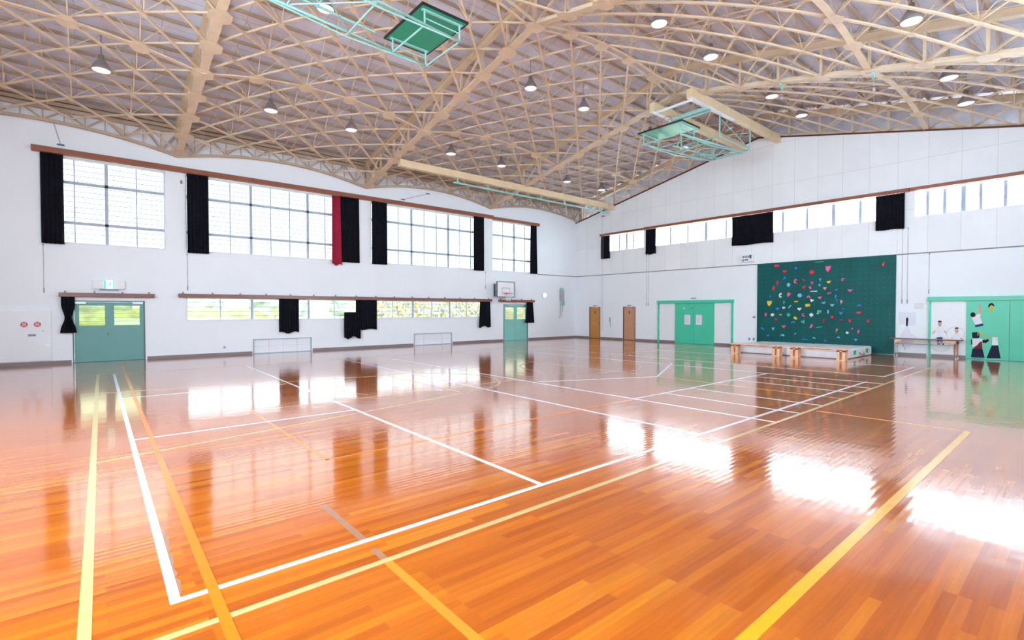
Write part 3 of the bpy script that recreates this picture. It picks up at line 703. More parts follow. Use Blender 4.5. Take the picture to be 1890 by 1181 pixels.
# ---------------------------------------------------------------- ceiling hoops, folded up
def ceiling_hoop(y0, sgn, boardm, label, ztop):
    """y0: free edge of the board; the frame runs off in direction sgn."""
    t = thing('ceiling_basketball_hoop', (RX+.02, y0, 8.16), label, 'basketball hoop', 'ceiling basketball hoops folded up under the roof')
    Y = lambda d: sgn*d
    B = MB(); B.box((-.88, Y(0), 0), (.88, Y(1.15), .03)); B.build('backboard', boardm, t)
    e = MB()
    e.box((-.90, Y(-.02), -.005), (.90, Y(.012), .045)).box((-.90, Y(1.14), -.005), (.90, Y(1.17), .045)).box((-.90, Y(0), -.005), (-.87, Y(1.15), .045)).box((.87, Y(0), -.005), (.90, Y(1.15), .045))
    e.build('board_edge', M_dark, t)
    MB().ring((0, Y(.45), .30), .21, .012, 'y').tube((-.1, Y(.45), .03), (-.1, Y(.45), .12), .012).tube((.1, Y(.45), .03), (.1, Y(.45), .12), .012).build('rim', M_rim, t, smooth=True)
    r = .022
    # stand-offs under the board
    for s in (-1, 1):
        x = s*.74
        m = MB()
        m.tube((x, Y(.12), -.02), (x, Y(.12), -.38), r); m.tube((x, Y(1.02), -.02), (x, Y(1.02), -.33), r)
        m.box((x-.03, Y(.05), -.03), (x+.03, Y(1.08), 0)); m.tube((x, Y(.12), -.20), (x, Y(1.02), -.18), .014)
        m.build('board_bracket', M_mint, t)
        MB().tube((x, Y(.08), -.38), (x, Y(4.95), -.05), .03).build('long_arm', M_mint, t, smooth=True)
        MB().tube((x, Y(.08), -.38), (x, Y(2.1), -.36), .02).tube((x, Y(2.1), -.36), (x, Y(4.95), -.05), .02).build('lower_arm', M_mint, t)
        MB().tube((s*.46, Y(1.6), -.18), (s*.46, Y(4.75), .02), .028).build('inner_arm', M_mint, t)
        # posts from the roof
        for d in (2.75, 5.25):
            MB().tube((s*.80, Y(d), .08), (s*.80, Y(d), ztop-8.16), .03).build('hanging_post', M_mint, t)
        MB().tube((s*.80, Y(2.75), ztop-8.3), (s*.80, Y(5.25), .12), .014).tube((s*.80, Y(5.25), ztop-8.3), (s*.80, Y(2.75), .12), .014).build('side_brace', M_mint, t)
        MB().tube((s*.80, Y(2.75), .10), (s*.80, Y(5.25), .10), .024).build('side_rail', M_mint, t)
    for d, z in ((.12, -.38), (1.02, -.33), (2.1, -.26), (3.4, -.14), (4.2, -.1), (4.95, -.05)):
        MB().tube((-.74, Y(d), z), (.74, Y(d), z), .02).build('cross_bar', M_mint, t)
    for d in (2.75, 5.25): MB().tube((-.8, Y(d), .12), (.8, Y(d), .12), .024).build('cross_bar', M_mint, t)
    MB().tube((-.74, Y(2.1), -.26), (.74, Y(3.4), -.14), .014).tube((.74, Y(2.1), -.26), (-.74, Y(3.4), -.14), .014).tube((-.74, Y(3.4), -.14), (.74, Y(4.95), -.05), .014).tube((.74, Y(3.4), -.14), (-.74, Y(4.95), -.05), .014).build('cross_brace', M_mint, t)
    return t
ceiling_hoop(-7.95, 1, M_boardm, 'mint framed ceiling basketball hoop folded up under the two ridge beams', 9.1)
ceiling_hoop(-16.86, -1, M_board, 'ceiling basketball hoop with deep green backboard folded up, nearer the camera', 9.75)
for x, z, lab in ((14.9, 8.78, 'small mint pulley under the first truss, the one nearer the ridge'), (17.3, 8.27, 'small mint pulley under the first truss, the one farther from the ridge')):
    t = thing('pulley', (x, RIB0-BAY, zl(x)-.0), lab, 'pulley', 'pulleys under the first truss')
    MB().box((-.02, -.12, -.06), (.02, .12, 0)).build('bracket', M_mint, t)
    MB().lathe((-.02, 0, -.13), [(0, 0), (.06, 0), (.045, .02), (.06, .04), (0, .04)], 14, 'x').build('wheel', M_mint, t)
    MB().tube((0, .03, -.16), (0, .03, -.42), .008).lathe((0, .03, -.52), [(0, 0), (.035, .02), (.035, .09), (0, .11)], 10).build('hook', M_cord, t)
HOLDS= [(12.066,3.666,0.241,0.139,'r','slab',0),(12.403,3.397,0.198,0.178,'r','bowl',0),(12.865,3.501,0.162,0.183,'b','dia',0),(13.483,3.306,0.219,0.217,'r','round',0),(14.095,3.404,0.209,0.259,'p','wedge',0),(15.989,3.461,0.128,0.177,'r','egg',-0.3),(12.398,3.119,0.129,0.194,'b','fin',-0.3),(12.112,2.918,0.132,0.212,'r','egg',0),(11.942,2.679,0.158,0.238,'r','egg',-0.15),(12.563,2.807,0.143,0.193,'s','round',0),(12.856,2.954,0.162,0.222,'p','crescent',0),(13.169,3.003,0.115,0.173,'r','fin',-1.57),(13.491,2.84,0.12,0.155,'p','hook',0),(13.799,2.973,0.089,0.115,'s','cross',0),(13.785,2.744,0.097,0.115,'s','vee',0),(14.124,2.86,0.169,0.137,'y','bowl',0.1),(14.638,2.934,0.136,0.149,'p','crescent',-0.4),(13.186,2.676,0.166,0.165,'r','bowl',0.2),(13.429,2.656,0.113,0.156,'p','egg',0.5),(13.565,2.497,0.266,0.062,'w','bar',0),(13.985,2.61,0.143,0.145,'o','bowl',0),(14.146,2.404,0.161,0.098,'p','bar',0.3),(14.42,2.539,0.118,0.151,'b','fin',-0.8),(14.89,2.488,0.172,0.133,'p','bowl',0),(11.804,2.325,0.079,0.14,'b','egg',0),(12.241,2.357,0.155,0.219,'w','crescent',0),(12.579,2.373,0.158,0.201,'p','wedge',-0.3),(13.02,2.335,0.19,0.19,'s','round',0),(13.37,2.26,0.143,0.141,'p','arch',0),(13.804,2.221,0.159,0.138,'p','bowl',0),(13.498,2.11,0.141,0.132,'w','bowl',-0.4),(14.377,2.27,0.119,0.21,'b','fin',0.2),(11.771,1.996,0.223,0.24,'y','wedge',0),(12.385,2.046,0.114,0.162,'g','fin',0.3),(12.879,2.072,0.067,0.246,'y','bar',1.57),(13.341,1.909,0.207,0.133,'y','slab',0.1),(13.943,2.019,0.136,0.169,'s','fin',-0.8),(14.261,1.902,0.154,0.136,'s','bowl',0),(14.425,2.081,0.086,0.15,'b','hook',0),(14.579,2.042,0.144,0.179,'o','fin',0.5),(12.119,1.756,0.163,0.147,'b','bowl',0),(12.38,1.812,0.13,0.089,'w','slab',0),(12.622,1.855,0.173,0.08,'s','bar',0.85),(13.015,1.746,0.168,0.15,'w','bowl',0),(13.789,1.644,0.18,0.131,'g','slab',0),(13.731,1.559,0.083,0.054,'w','slab',0),(14.113,1.637,0.088,0.183,'s','egg',0),(14.673,1.743,0.084,0.067,'b','bowl',0),(15.201,1.877,0.156,0.117,'b','arch',0.3),(11.62,1.487,0.113,0.174,'p','wedge',0),(11.906,1.493,0.166,0.14,'w','round',0.2),(12.245,1.504,0.124,0.139,'o','fin',-0.9),(12.58,1.494,0.143,0.161,'g','round',0),(13.177,1.494,0.137,0.166,'p','crescent',0.5),(13.487,1.5,0.156,0.164,'w','round',0),(14.578,1.575,0.183,0.157,'b','vee',0),(15.204,1.592,0.218,0.154,'r','bowl',0),(12.073,1.286,0.156,0.131,'r','vee',0),(12.861,1.356,0.163,0.111,'y','slab',-0.7),(14.273,1.418,0.146,0.129,'r','round',0),(12.774,1.176,0.185,0.112,'b','arch',0),(13.165,1.202,0.18,0.157,'g','vee',0.5),(13.955,1.254,0.089,0.191,'r','hook',0),(14.581,1.294,0.13,0.06,'r','bar',0.25),(14.9,1.269,0.165,0.155,'r','vee',0),(15.515,1.272,0.121,0.166,'r','egg',-0.3),(11.492,0.856,0.178,0.109,'b','bar',-0.5),(11.94,0.869,0.133,0.148,'s','vee',0),(12.392,0.979,0.175,0.154,'p','bowl',0.1),(13.488,1.021,0.141,0.218,'p','egg',-0.3),(13.796,0.99,0.241,0.062,'g','bar',0.22),(14.425,0.867,0.092,0.173,'o','hook',-0.2),(14.806,0.786,0.109,0.111,'w','round',0),(14.986,0.958,0.095,0.096,'p','bowl',0),(15.194,0.846,0.106,0.175,'p','egg',-0.3),(11.725,0.556,0.168,0.116,'b','vee',0.2),(12.334,0.592,0.168,0.106,'s','arch',0),(12.856,0.679,0.081,0.135,'s','fin',-0.3),(13.245,0.449,0.259,0.071,'b','bar',-0.1),(13.592,0.519,0.12,0.078,'s','arch',0),(14.001,0.422,0.177,0.099,'b','hook',-0.6),(14.5,0.58,0.112,0.082,'s','arch',0),(15.107,0.513,0.12,0.095,'s','bowl',0),(13.75,3.721,0.339,0.054,'g','bar',0.02)]
FIGS= {'boy_hoop':[('face',[(17.725,1.201),(17.721,1.159),(17.706,1.125),(17.685,1.105),(17.661,1.105),(17.64,1.123),(17.624,1.157),(17.618,1.199),(17.623,1.241),(17.638,1.276),(17.659,1.295),(17.683,1.295),(17.704,1.277),(17.72,1.243)]),('hair',[(17.616,1.264),(17.629,1.311),(17.67,1.325),(17.715,1.312),(17.73,1.261),(17.696,1.261),(17.652,1.26)]),('shirt',[(17.621,1.101),(17.725,1.104),(17.77,1.063),(17.819,0.968),(17.777,0.93),(17.744,0.977),(17.751,0.734),(17.601,0.728),(17.601,0.973),(17.562,0.923),(17.526,0.971),(17.573,1.058)]),('arm',[(17.526,0.971),(17.562,0.93),(17.491,0.829),(17.469,0.84)]),('arm',[(17.777,0.937),(17.812,0.972),(17.876,0.873),(17.848,0.854)]),('shorts',[(17.592,0.723),(17.754,0.73),(17.76,0.568),(17.696,0.565),(17.679,0.65),(17.664,0.564),(17.599,0.561)]),('leg',[(17.617,0.561),(17.653,0.563),(17.65,0.493),(17.622,0.492)]),('leg',[(17.703,0.565),(17.739,0.567),(17.736,0.498),(17.708,0.496)]),('shoe',[(17.607,0.491),(17.661,0.494),(17.662,0.461),(17.601,0.458)]),('shoe',[(17.75,0.514),(17.796,0.505),(17.79,0.449),(17.751,0.457)]),('shoe',[(17.654,0.493),(17.697,0.5),(17.697,0.458),(17.658,0.456)])],'boy_ring':[('face',[(18.184,0.979),(18.179,0.936),(18.165,0.9),(18.145,0.88),(18.122,0.879),(18.101,0.898),(18.086,0.932),(18.081,0.976),(18.085,1.02),(18.099,1.055),(18.119,1.075),(18.142,1.075),(18.163,1.057),(18.178,1.022)]),('hair',[(18.08,1.035),(18.093,1.077),(18.131,1.091),(18.172,1.079),(18.19,1.034),(18.154,1.042),(18.111,1.041)]),('shirt',[(18.078,0.88),(18.19,0.884),(18.237,0.833),(18.255,0.721),(18.218,0.712),(18.2,0.753),(18.202,0.628),(18.075,0.622),(18.073,0.747),(18.046,0.705),(18.011,0.722),(18.031,0.826)]),('arm',[(18.011,0.745),(18.046,0.712),(18.022,0.677),(17.98,0.702)]),('arm',[(18.218,0.731),(18.251,0.755),(18.321,0.649),(18.287,0.625)]),('shorts',[(18.068,0.615),(18.202,0.621),(18.203,0.503),(18.069,0.496)]),('sock',[(18.069,0.496),(18.118,0.499),(18.112,0.384),(18.074,0.382)]),('sock',[(18.138,0.5),(18.186,0.502),(18.184,0.388),(18.143,0.386)]),('leg',[(18.057,0.381),(18.105,0.384),(18.102,0.11),(18.067,0.108)]),('leg',[(18.14,0.386),(18.181,0.388),(18.178,0.115),(18.15,0.113)])],'volley':[('hair',[(18.627,1.543),(18.621,1.506),(18.604,1.476),(18.577,1.46),(18.548,1.46),(18.521,1.476),(18.502,1.505),(18.495,1.542),(18.501,1.579),(18.519,1.608),(18.546,1.625),(18.575,1.625),(18.602,1.608),(18.62,1.579)]),('face',[(18.644,1.523),(18.64,1.498),(18.629,1.477),(18.612,1.466),(18.593,1.466),(18.575,1.477),(18.563,1.497),(18.559,1.522),(18.562,1.547),(18.574,1.567),(18.591,1.579),(18.61,1.579),(18.627,1.568),(18.64,1.548)]),('arm',[(18.615,1.527),(18.679,1.594),(18.716,1.926),(18.749,1.881),(18.772,1.727),(18.761,1.572),(18.648,1.478)]),('shirt',[(18.533,1.448),(18.631,1.527),(18.712,1.572),(18.753,1.583),(18.746,1.44),(18.814,1.246),(18.636,1.176),(18.551,1.37)]),('shorts',[(18.616,1.182),(18.811,1.246),(18.841,1.172),(18.63,1.105)])],'kendo':[('helmet',[(18.54,0.92),(18.671,0.946),(18.734,0.886),(18.739,0.776),(18.707,0.726),(18.559,0.719)]),('stripe',[(18.682,0.911),(18.708,0.912),(18.709,0.823),(18.686,0.822)]),('jacket',[(18.552,0.719),(18.707,0.726),(18.821,0.713),(18.835,0.625),(18.741,0.599),(18.677,0.485),(18.588,0.413),(18.559,0.456)]),('chest',[(18.596,0.413),(18.677,0.48),(18.744,0.603),(18.798,0.628),(18.817,0.382),(18.613,0.37)]),('sleeve',[(18.52,0.677),(18.553,0.701),(18.558,0.523),(18.526,0.494)]),('hand',[(18.813,0.679),(18.902,0.683),(18.957,0.73),(18.982,0.654),(18.903,0.574),(18.814,0.585)]),('sword',[(18.687,0.996),(18.949,0.784),(18.933,0.744),(18.674,0.964)]),('skirt',[(18.564,0.367),(18.817,0.382),(18.878,0.077),(18.528,0.065)]),('shoe',[(18.551,0.053),(18.862,0.067),(18.854,0.049),(18.555,0.031)])],'kendo2':[('head',[(19.066,1.781),(19.061,1.715),(19.048,1.661),(19.028,1.632),(19.006,1.632),(18.985,1.661),(18.97,1.715),(18.964,1.781),(18.968,1.847),(18.982,1.901),(19.002,1.93),(19.024,1.93),(19.045,1.9),(19.06,1.847)]),('hair',[(18.951,1.77),(18.944,1.858),(18.978,1.927),(19.044,1.944),(19.093,1.878),(19.093,1.824),(19.014,1.879)]),('jacket',[(19.06,0.789),(19.186,0.794),(19.205,0.513),(19.056,0.505)]),('sword',[(18.949,0.718),(19.059,0.854),(19.072,0.828),(18.966,0.693)]),('skirt',[(19.048,0.504),(19.205,0.513),(19.273,0.073),(18.923,0.058),(18.987,0.282)])]}
# ---------------------------------------------------------------- curtain boxes and curtains
def curtain_box(plane, u0, u1, z0, z1, depth, m, label, hooks=0):
    mb = MB()
    mb.box((0, u0, z0), (depth, u1, z1)) if plane == 'x' else mb.box((u0, -depth, z0), (u1, 0, z1))
    o = mb.build('curtain_box', m, bevel=.006); o['label'] = label; o['category'] = 'curtain rail'
    if hooks:
        r_ = thing('curtain_box', (0,0,0), label, 'curtain rail'); o.name = 'box_board'; o.parent = r_
        for k in ('label', 'category'): del o[k]
        for q in range(hooks):
            u = u0+.15+(u1-u0-.3)*q/(hooks-1); MB().box((0, u-.02, z1), (.05, u+.02, z1+.06)).build('wall_bracket', M_trim, r_)
        r_.name = 'curtain_box'
        return r_
    return o
curtain_box('x', -24.75, -6.72, 6.63, 6.80, .20, M_rail, 'long reddish brown curtain box running over the three nearer tall windows')
curtain_box('x', -6.70, -3.30, 6.60, 6.75, .17, M_rail, 'short reddish brown curtain box over the tall window nearest the corner')
curtain_box('x', -24.18, -21.70, 2.14, 2.27, .16, M_raill, 'brown curtain box over the sea green double door under the exit sign', 4)
curtain_box('x', -21.0, -6.82, 2.17, 2.30, .16, M_raill, 'long brown curtain box over the low strip windows', 16)
curtain_box('x', -6.28, -3.67, 2.16, 2.29, .16, M_rail, 'brown curtain box over the pale green door under the wall basketball hoop', 4)
curtain_box('y', 2.0, 5.12, 6.10, 6.22, .14, M_rail, 'brown curtain box over the short window nearest the corner, end wall')
curtain_box('y', 5.14, 16.75, 6.11, 6.24, .18, M_rail, 'long brown curtain box above the climbing board windows')
curtain_box('y', 16.77, 22.1, 6.12, 6.24, .16, M_rail, 'brown curtain box over the wired window past the climbing board')

def curtain(plane, u0, u1, z0, z1, m, label, off=.09, pleat=.11, waist=None, flare=0.0, hem=0.0, seed=1, amp=.028, group=None, shift=0.0, lo=None, hi=None):
    rnd = random.Random(seed); nu = max(24, int((u1-u0)/pleat*8)); nv = 14; vs = []; ph = rnd.random()*6
    for j in range(nv+1):
        v = j/nv; wsc = 1.0; mid = (u0+u1)/2
        if waist: wsc = 1-(1-waist[0])*math.exp(-((v-waist[1])/.22)**2)
        a0, a1 = u0, u1
        if lo is not None: a0 = u0+(lo-u0)*v
        if hi is not None: a1 = u1+(hi-u1)*v
        for i in range(nu+1):
            s = i/nu; u = a0+(a1-a0)*s; c = (a0+a1)/2; u = c+(u-c)*wsc*(1+flare*v)+shift*v
            d = off+amp*(1+.5*v)*math.sin(2*math.pi*s*(u1-u0)/pleat+ph+.4*math.sin(3*v+s*5))
            z = z1+(z0-z1)*v - (hem*math.sin(s*9+seed)*v if j == nv else 0)
            vs.append((d, u, z) if plane == 'x' else (u, -d, z))
    fs = [(j*(nu+1)+i, j*(nu+1)+i+1, (j+1)*(nu+1)+i+1, (j+1)*(nu+1)+i) for j in range(nv) for i in range(nu)]
    mb = MB(); mb.add(vs, fs); o = mb.build('curtain', m, smooth=True)
    so = o.modifiers.new('cloth', 'SOLIDIFY'); so.thickness = .008; so.offset = 0
    o['label'] = label; o['category'] = 'curtain'
    if group: o['group'] = group
    return o
gU = 'blackout curtains'
curtain('x', -24.55, -24.02, 3.80, 6.622, M_black, 'black curtain beside the tall window nearest the fire cabinet', seed=2, group=gU)
curtain('x', -20.71, -20.04, 3.78, 6.622, M_black, 'black curtain at the first column, on the wide tall window with red cloth', seed=3, group=gU)
curtain('x', -15.48, -15.12, 3.66, 6.60, M_red_cloth, 'dark red curtain strip beside a black one on the wide tall window', off=.15, seed=4, pleat=.3, amp=.02, hem=.04, lo=-15.5, hi=-15.05, group=gU)
curtain('x', -15.16, -14.24, 3.80, 6.622, M_black, 'black curtain next to the dark red strip, ends at the second column', seed=5, group=gU)
curtain('x', -13.63, -12.92, 3.80, 6.622, M_black, 'black curtain on the corner side of the second column', seed=6, group=gU)
curtain('x', -8.00, -7.34, 3.80, 6.622, M_black, 'black curtain at the corner side end of the third tall window', seed=7, group=gU)
curtain('x', -3.97, -3.46, 3.82, 6.592, M_black, 'black curtain on the tall window above the wall basketball hoop', seed=8, lo=-4.03, hi=-3.40, group=gU)
curtain('x', -24.12, -23.80, .98, 2.132, M_black, 'black curtain pinched at the waist beside the sea green double door', off=.12, waist=(.45, .58), flare=.25, seed=9, group=gU, pleat=.09)
curtain('x', -17.62, -16.86, .80, 2.162, M_black, 'black curtain hanging over the left low hatch, first on the strip windows', seed=10, hem=.04, group=gU)
curtain('x', -14.42, -13.42, .84, 2.162, M_black, 'black curtain hanging full height between clear and patterned strip windows', off=.07, seed=11, hem=.02, group=gU)
curtain('x', -14.98, -14.25, .50, 1.62, M_black, 'black curtain bunched low, tied over its neighbour between the strip windows', off=.15, amp=.035, seed=12, hem=.06, group=gU)
curtain('x', -7.60, -6.93, .82, 2.162, M_black, 'black curtain at the corner side end of the strip windows', seed=13, hem=.05, lo=-7.68, hi=-6.88, group=gU)
curtain('x', -4.30, -3.78, .98, 2.152, M_black, 'black curtain partly covering the pale green door', off=.12, seed=14, lo=-4.42, hi=-3.66, group=gU)
curtain('y', 2.06, 2.72, 4.75, 6.092, M_black, 'black curtain on the end wall window nearest the corner', seed=15, group=gU)
curtain('y', 5.22, 5.84, 4.75, 6.102, M_black, 'black curtain on the end wall, second from the corner', seed=16, hem=.02, group=gU)
curtain('y', 10.02, 11.90, 4.74, 6.102, M_black, 'wide black curtain above the loudspeaker beside the climbing board', seed=17, hem=.015, group=gU)
curtain('y', 15.72, 16.62, 4.77, 6.102, M_black, 'black curtain above the far top corner of the climbing board', seed=18, hem=.01, group=gU)
# reddish lining edges seen at curtain sides
# ---------------------------------------------------------------- cords on the walls
def cord(plane, u, z0, z1, label, grip=True, off=.03):
    P = lambda z: (off, u, z) if plane == 'x' else (u, -off, z)
    t = thing('pull_cord', (0, 0, 0), label, 'cord', 'pull cords on the walls')
    MB().tube(P(z0), P(z1), .006, 6).build('line', M_cord, t)
    if grip: MB().tube(P(z0-.0), P(z0+.16), .012, 8).build('grip', M_trim, t)
    MB().box(*( ((0, u-.012, z1-.05), (off+.012, u+.012, z1)) if plane == 'x' else ((u-.012, -off-.012, z1-.05), (u+.012, 0, z1)) )).build('clip', M_trim, t)
cord('x', -24.52, 2.25, 3.78, 'grey pull cord hanging above the fire cabinet')
cord('x', -20.71, 2.42, 3.74, 'thin grey cord below the first column, ending at the low curtain box')
cord('x', -7.17, 2.86, 3.76, 'thin grey cord between the curtain boxes near the wall basketball hoop')
for x, z0, z1, lab in ((2.18, .45, 7.3, 'long pale cord near the ochre door, the one nearer the corner'), (2.30, .48, 7.3, 'long pale cord near the ochre door, the one farther from the corner'),
                       (5.22, 1.95, 4.76, 'cord under the second end wall curtain, nearer the corner'), (5.36, 1.95, 4.76, 'cord under the second end wall curtain, nearer the bright green door'),
                       (16.56, 1.95, 4.78, 'cord right beside the climbing board edge'), (16.72, 1.95, 4.78, 'cord a hand away from the climbing board edge'), (17.35, 2.3, 3.78, 'short cord above the green door header corner')):
    cord('y', x, z0, z1, lab, z1 < 7, .03 if z1 < 7 else .19)
# slanted stays on the wall over the windows
for p, q, lab in (((.03, -24.23, 7.62), (.03, -24.07, 6.95), 'thin green stay over the curtain box nearest the fire cabinet'), ((.03, -12.05, 6.93), (.03, -10.7, 7.40), 'thin slanting stay on the wall over the third tall window')):
    t = thing('wall_stay', (0, 0, 0), lab, 'bracket')
    MB().tube(p, q, .012, 8).build('rod', M_cord, t)
    for c in (p, q): MB().box((0, c[1]-.09, c[2]-.02), (.05, c[1]+.09, c[2]+.02)).build('foot', M_frame_dk, t)
t = thing('wall_box', (0, -20.99+.13, 6.3), 'small grey box on the first column below the truss foot', 'electrical box'); MB().box((0, -.03, -.06), (.03, .03, .06)).build('cover', M_trim, t)

# ---------------------------------------------------------------- wall basketball hoop
t = thing('wall_basketball_hoop', (0, -6.14, 0), 'white wall basketball hoop with red rim above the pale green door', 'basketball hoop')
MB().box((.46, -.60, 2.42), (.49, .60, 3.24)).build('backboard', M_white, t)
e = MB()
for a, b in (((-.62, 2.40), (.62, 2.44)), ((-.62, 3.22), (.62, 3.26)), ((-.62, 2.4), (-.58, 3.26)), ((.58, 2.4), (.62, 3.26))): e.box((.44, a[0], a[1]), (.50, b[0], b[1]))
e.build('board_edge', M_frame_dk, t)
e = MB()
for a, b in (((-.27, 2.62), (.27, 2.645)), ((-.27, 2.895), (.27, 2.92)), ((-.27, 2.62), (-.245, 2.92)), ((.245, 2.62), (.27, 2.92))): e.box((.488, a[0], a[1]), (.494, b[0], b[1]))
e.build('target_square', M_ink, t)
for y in (-.4, .4):
    MB().box((0, y-.02, 3.05), (.46, y+.02, 3.09)).box((0, y-.02, 2.52), (.46, y+.02, 2.56)).bar((0, y, 2.54), (.46, y, 3.07), .03).box((0, y-.06, 2.45), (.02, y+.06, 3.15)).build('wall_arm', M_frame_dk, t)
rim_ = MB().ring((.73, 0, 2.62), .22, .011, 'z').box((.49, -.05, 2.56), (.54, .05, 2.66)).bar((.5, -.1, 2.58), (.6, -.17, 2.62), .015).bar((.5, .1, 2.58), (.6, .17, 2.62), .015)
rim_ = rim_.build('rim', M_rim, t)
n = MB()
for i in range(12):
    for s in (1, -1):
        P = [(.73+r*math.cos((i+s*k*.5)*math.pi/6), r*math.sin((i+s*k*.5)*math.pi/6), 2.61-.1*k) for k, r in enumerate((.215, .185, .155, .13, .12))]
        n.path(P, .008, .008, up=(.3, .2, .9))
n.build('net', M_net, rim_)

# ---------------------------------------------------------------- round lamp, winch, exit sign, fire cabinet, loudspeaker
t = thing('wall_lamp', (0, -2.78, 2.58), 'round white lamp on the wall between basketball hoop and winch', 'lamp')
MB().lathe((0,0,0), [(0, 0), (.17, 0), (.17, .03), (.15, .035)], 24, 'x').build('base', M_mint, t); MB().lathe((.03,0,0), [(.15, 0), (.13, .05), (.07, .08), (0, .09)], 24, 'x').build('globe', M_dim, t, smooth=True)
t = thing('wall_winch', (0, -1.33, 2.3), 'mint and grey winch with hanging cords on the wall near the corner', 'winch')
MB().box((0, -.17, -.02), (.10, .17, .62)).build('housing', M_cord, t, bevel=.02)
MB().lathe((.05, 0, .60), [(.0, .05), (.17, .045), (.17, -.045), (0, -.05)], 20, 'x').build('wheel', M_mint, t)
MB().box((.0, -.12, -.32), (.14, .17, -.02)).build('gear_box', M_mint, t, bevel=.01)
for y, z in ((-.13, -.85), (.06, -.72)): MB().tube((.05, y, -.32), (.05, y-.02, z), .022, 8).build('cord_bundle', M_mint, t)
MB().tube((.06, -.16, -.85), (.06, -.2, -1.1), .016, 8).tube((.06, 0, -.72), (.06, -.03, -.95), .01, 8).build('cord_end', M_cord, t)

t = thing('exit_sign', (0, -22.93, 2.56), 'white emergency exit sign box with lit green panel over the sea green door', 'exit sign')
MB().box((0, -.42, -.15), (.12, .42, .14)).build('sign_box', M_panel, t, bevel=.008)
MB().box((.12, -.13, -.14), (.128, .13, .13)).build('lit_panel', M_exit, t)
m = MB()
m.box((.128, -.13, -.14), (.131, -.085, .13)).box((.128, .10, -.14), (.131, .13, .13))
Y = lambda a, b, d: (d, a, b)
m.lathe((.128, .02, .075), [(0, .003), (.018, .003), (.018, 0)], 12, 'x')
m.prism([(.01, .055), (.04, .05), (.035, -.01), (-.01, -.01)], Y, .128, .131)
m.prism([(.035, -.01), (.015, -.01), (.035, -.06), (.07, -.085), (.08, -.07), (.05, -.05)], Y, .128, .131)
m.prism([(.01, -.01), (-.01, -.01), (-.02, -.05), (-.06, -.07), (-.055, -.085), (-.005, -.065)], Y, .128, .131)
m.prism([(.03, .05), (.065, .02), (.075, .03), (.04, .06)], Y, .128, .131); m.prism([(.01, .05), (-.03, .02), (-.035, .03), (0, .06)], Y, .128, .131)
m.build('exit_symbol', M_exitg, t)
MB().box((0, -.25, -.19), (.10, .25, -.15)).build('mount', M_ink, t)

t = thing('fire_hose_cabinet', (0, -24.98, 0), 'white fire hose cabinet with round red alarm lamps beside the door', 'fire cabinet')
MB().box((0, -.62, .12), (.05, .62, 1.70)).build('body', M_panel, t, bevel=.006)
MB().box((.05, -.60, 1.14), (.062, .60, 1.68)).build('alarm_panel', M_panel, t); MB().box((.05, -.60, .14), (.06, .60, 1.12)).build('door', M_panel, t)
for y in (.30, -.0):
    MB().lathe((.062, y, 1.27), [(.08, 0), (.08, .02), (.06, .035), (0, .04)], 20, 'x').build('alarm_disc', M_rim, t)
    g = MB()
    for q in range(-2, 3): g.box((.10, y-.05, 1.27+q*.022-.004), (.106, y+.05, 1.27+q*.022+.004))
    g.build('disc_slots', M_white, t)
MB().lathe((.062, .42, 1.06), [(.012, 0), (.012, .03), (0, .03)], 10, 'x').build('knob', M_dark, t)
MB().box((.06, .08, .90), (.064, .26, .96)).build('cabinet_label', M_ink, t)
MB().box((.06, .46, .62), (.075, .54, .64)).build('pull', M_chrome, t)

t = thing('loudspeaker_box', (10.80, 0, 4.10), 'small cream loudspeaker box with dark grille marks beside the climbing board', 'loudspeaker')
MB().box((-.27, -.20, -.17), (.27, 0, .19)).build('cabinet', M_panel, t, bevel=.01)
g = MB()
for q in range(5): g.box((-.20+q*.085, -.205, .02), (-.15+q*.085, -.2, .12))
g.box((-.1, -.205, -.10), (.05, -.2, -.04)).box((.12, -.205, -.02), (.2, -.2, .15)); g.build('grille', M_frame_dk, t)
MB().lathe((-.18, -.2, -.09), [(0, -.02), (.05, -.015), (.06, 0)], 12, 'y').build('dial', M_chrome, t)
for x, z, lab in ((10.85, .36, 'small grey wall socket under the board wall corner, the one nearer the green door'), (11.05, .36, 'small grey wall socket next to the climbing board edge')):
    t = thing('wall_socket', (x, 0, z), lab, 'socket'); MB().box((-.04, -.012, -.06), (.04, 0, .06)).build('plate', M_trim, t)
t = thing('wall_switch', (11.06, 0, 1.38), 'small switch plate on the white wall left of the climbing board', 'switch'); MB().box((-.06, -.012, -.04), (.06, 0, .04)).build('plate', M_trim, t)
t = thing('wall_socket', (0, -19.55, .30), 'small round wall socket below the first strip window pane', 'socket'); MB().lathe((0,0,0), [(.05, 0), (.05, .012), (0, .014)], 14, 'x').build('plate', M_cord, t)
t = thing('wall_phone', (2.70, 0, 1.05), 'small grey handset hanging on the wall between the two brown doors', 'handset')
MB().box((-.03, -.04, -.02), (.03, 0, .22)).build('cradle', M_cord, t); MB().tube((.02, -.03, 0), (.05, -.03, -.32), .012).build('cable', M_trim, t)

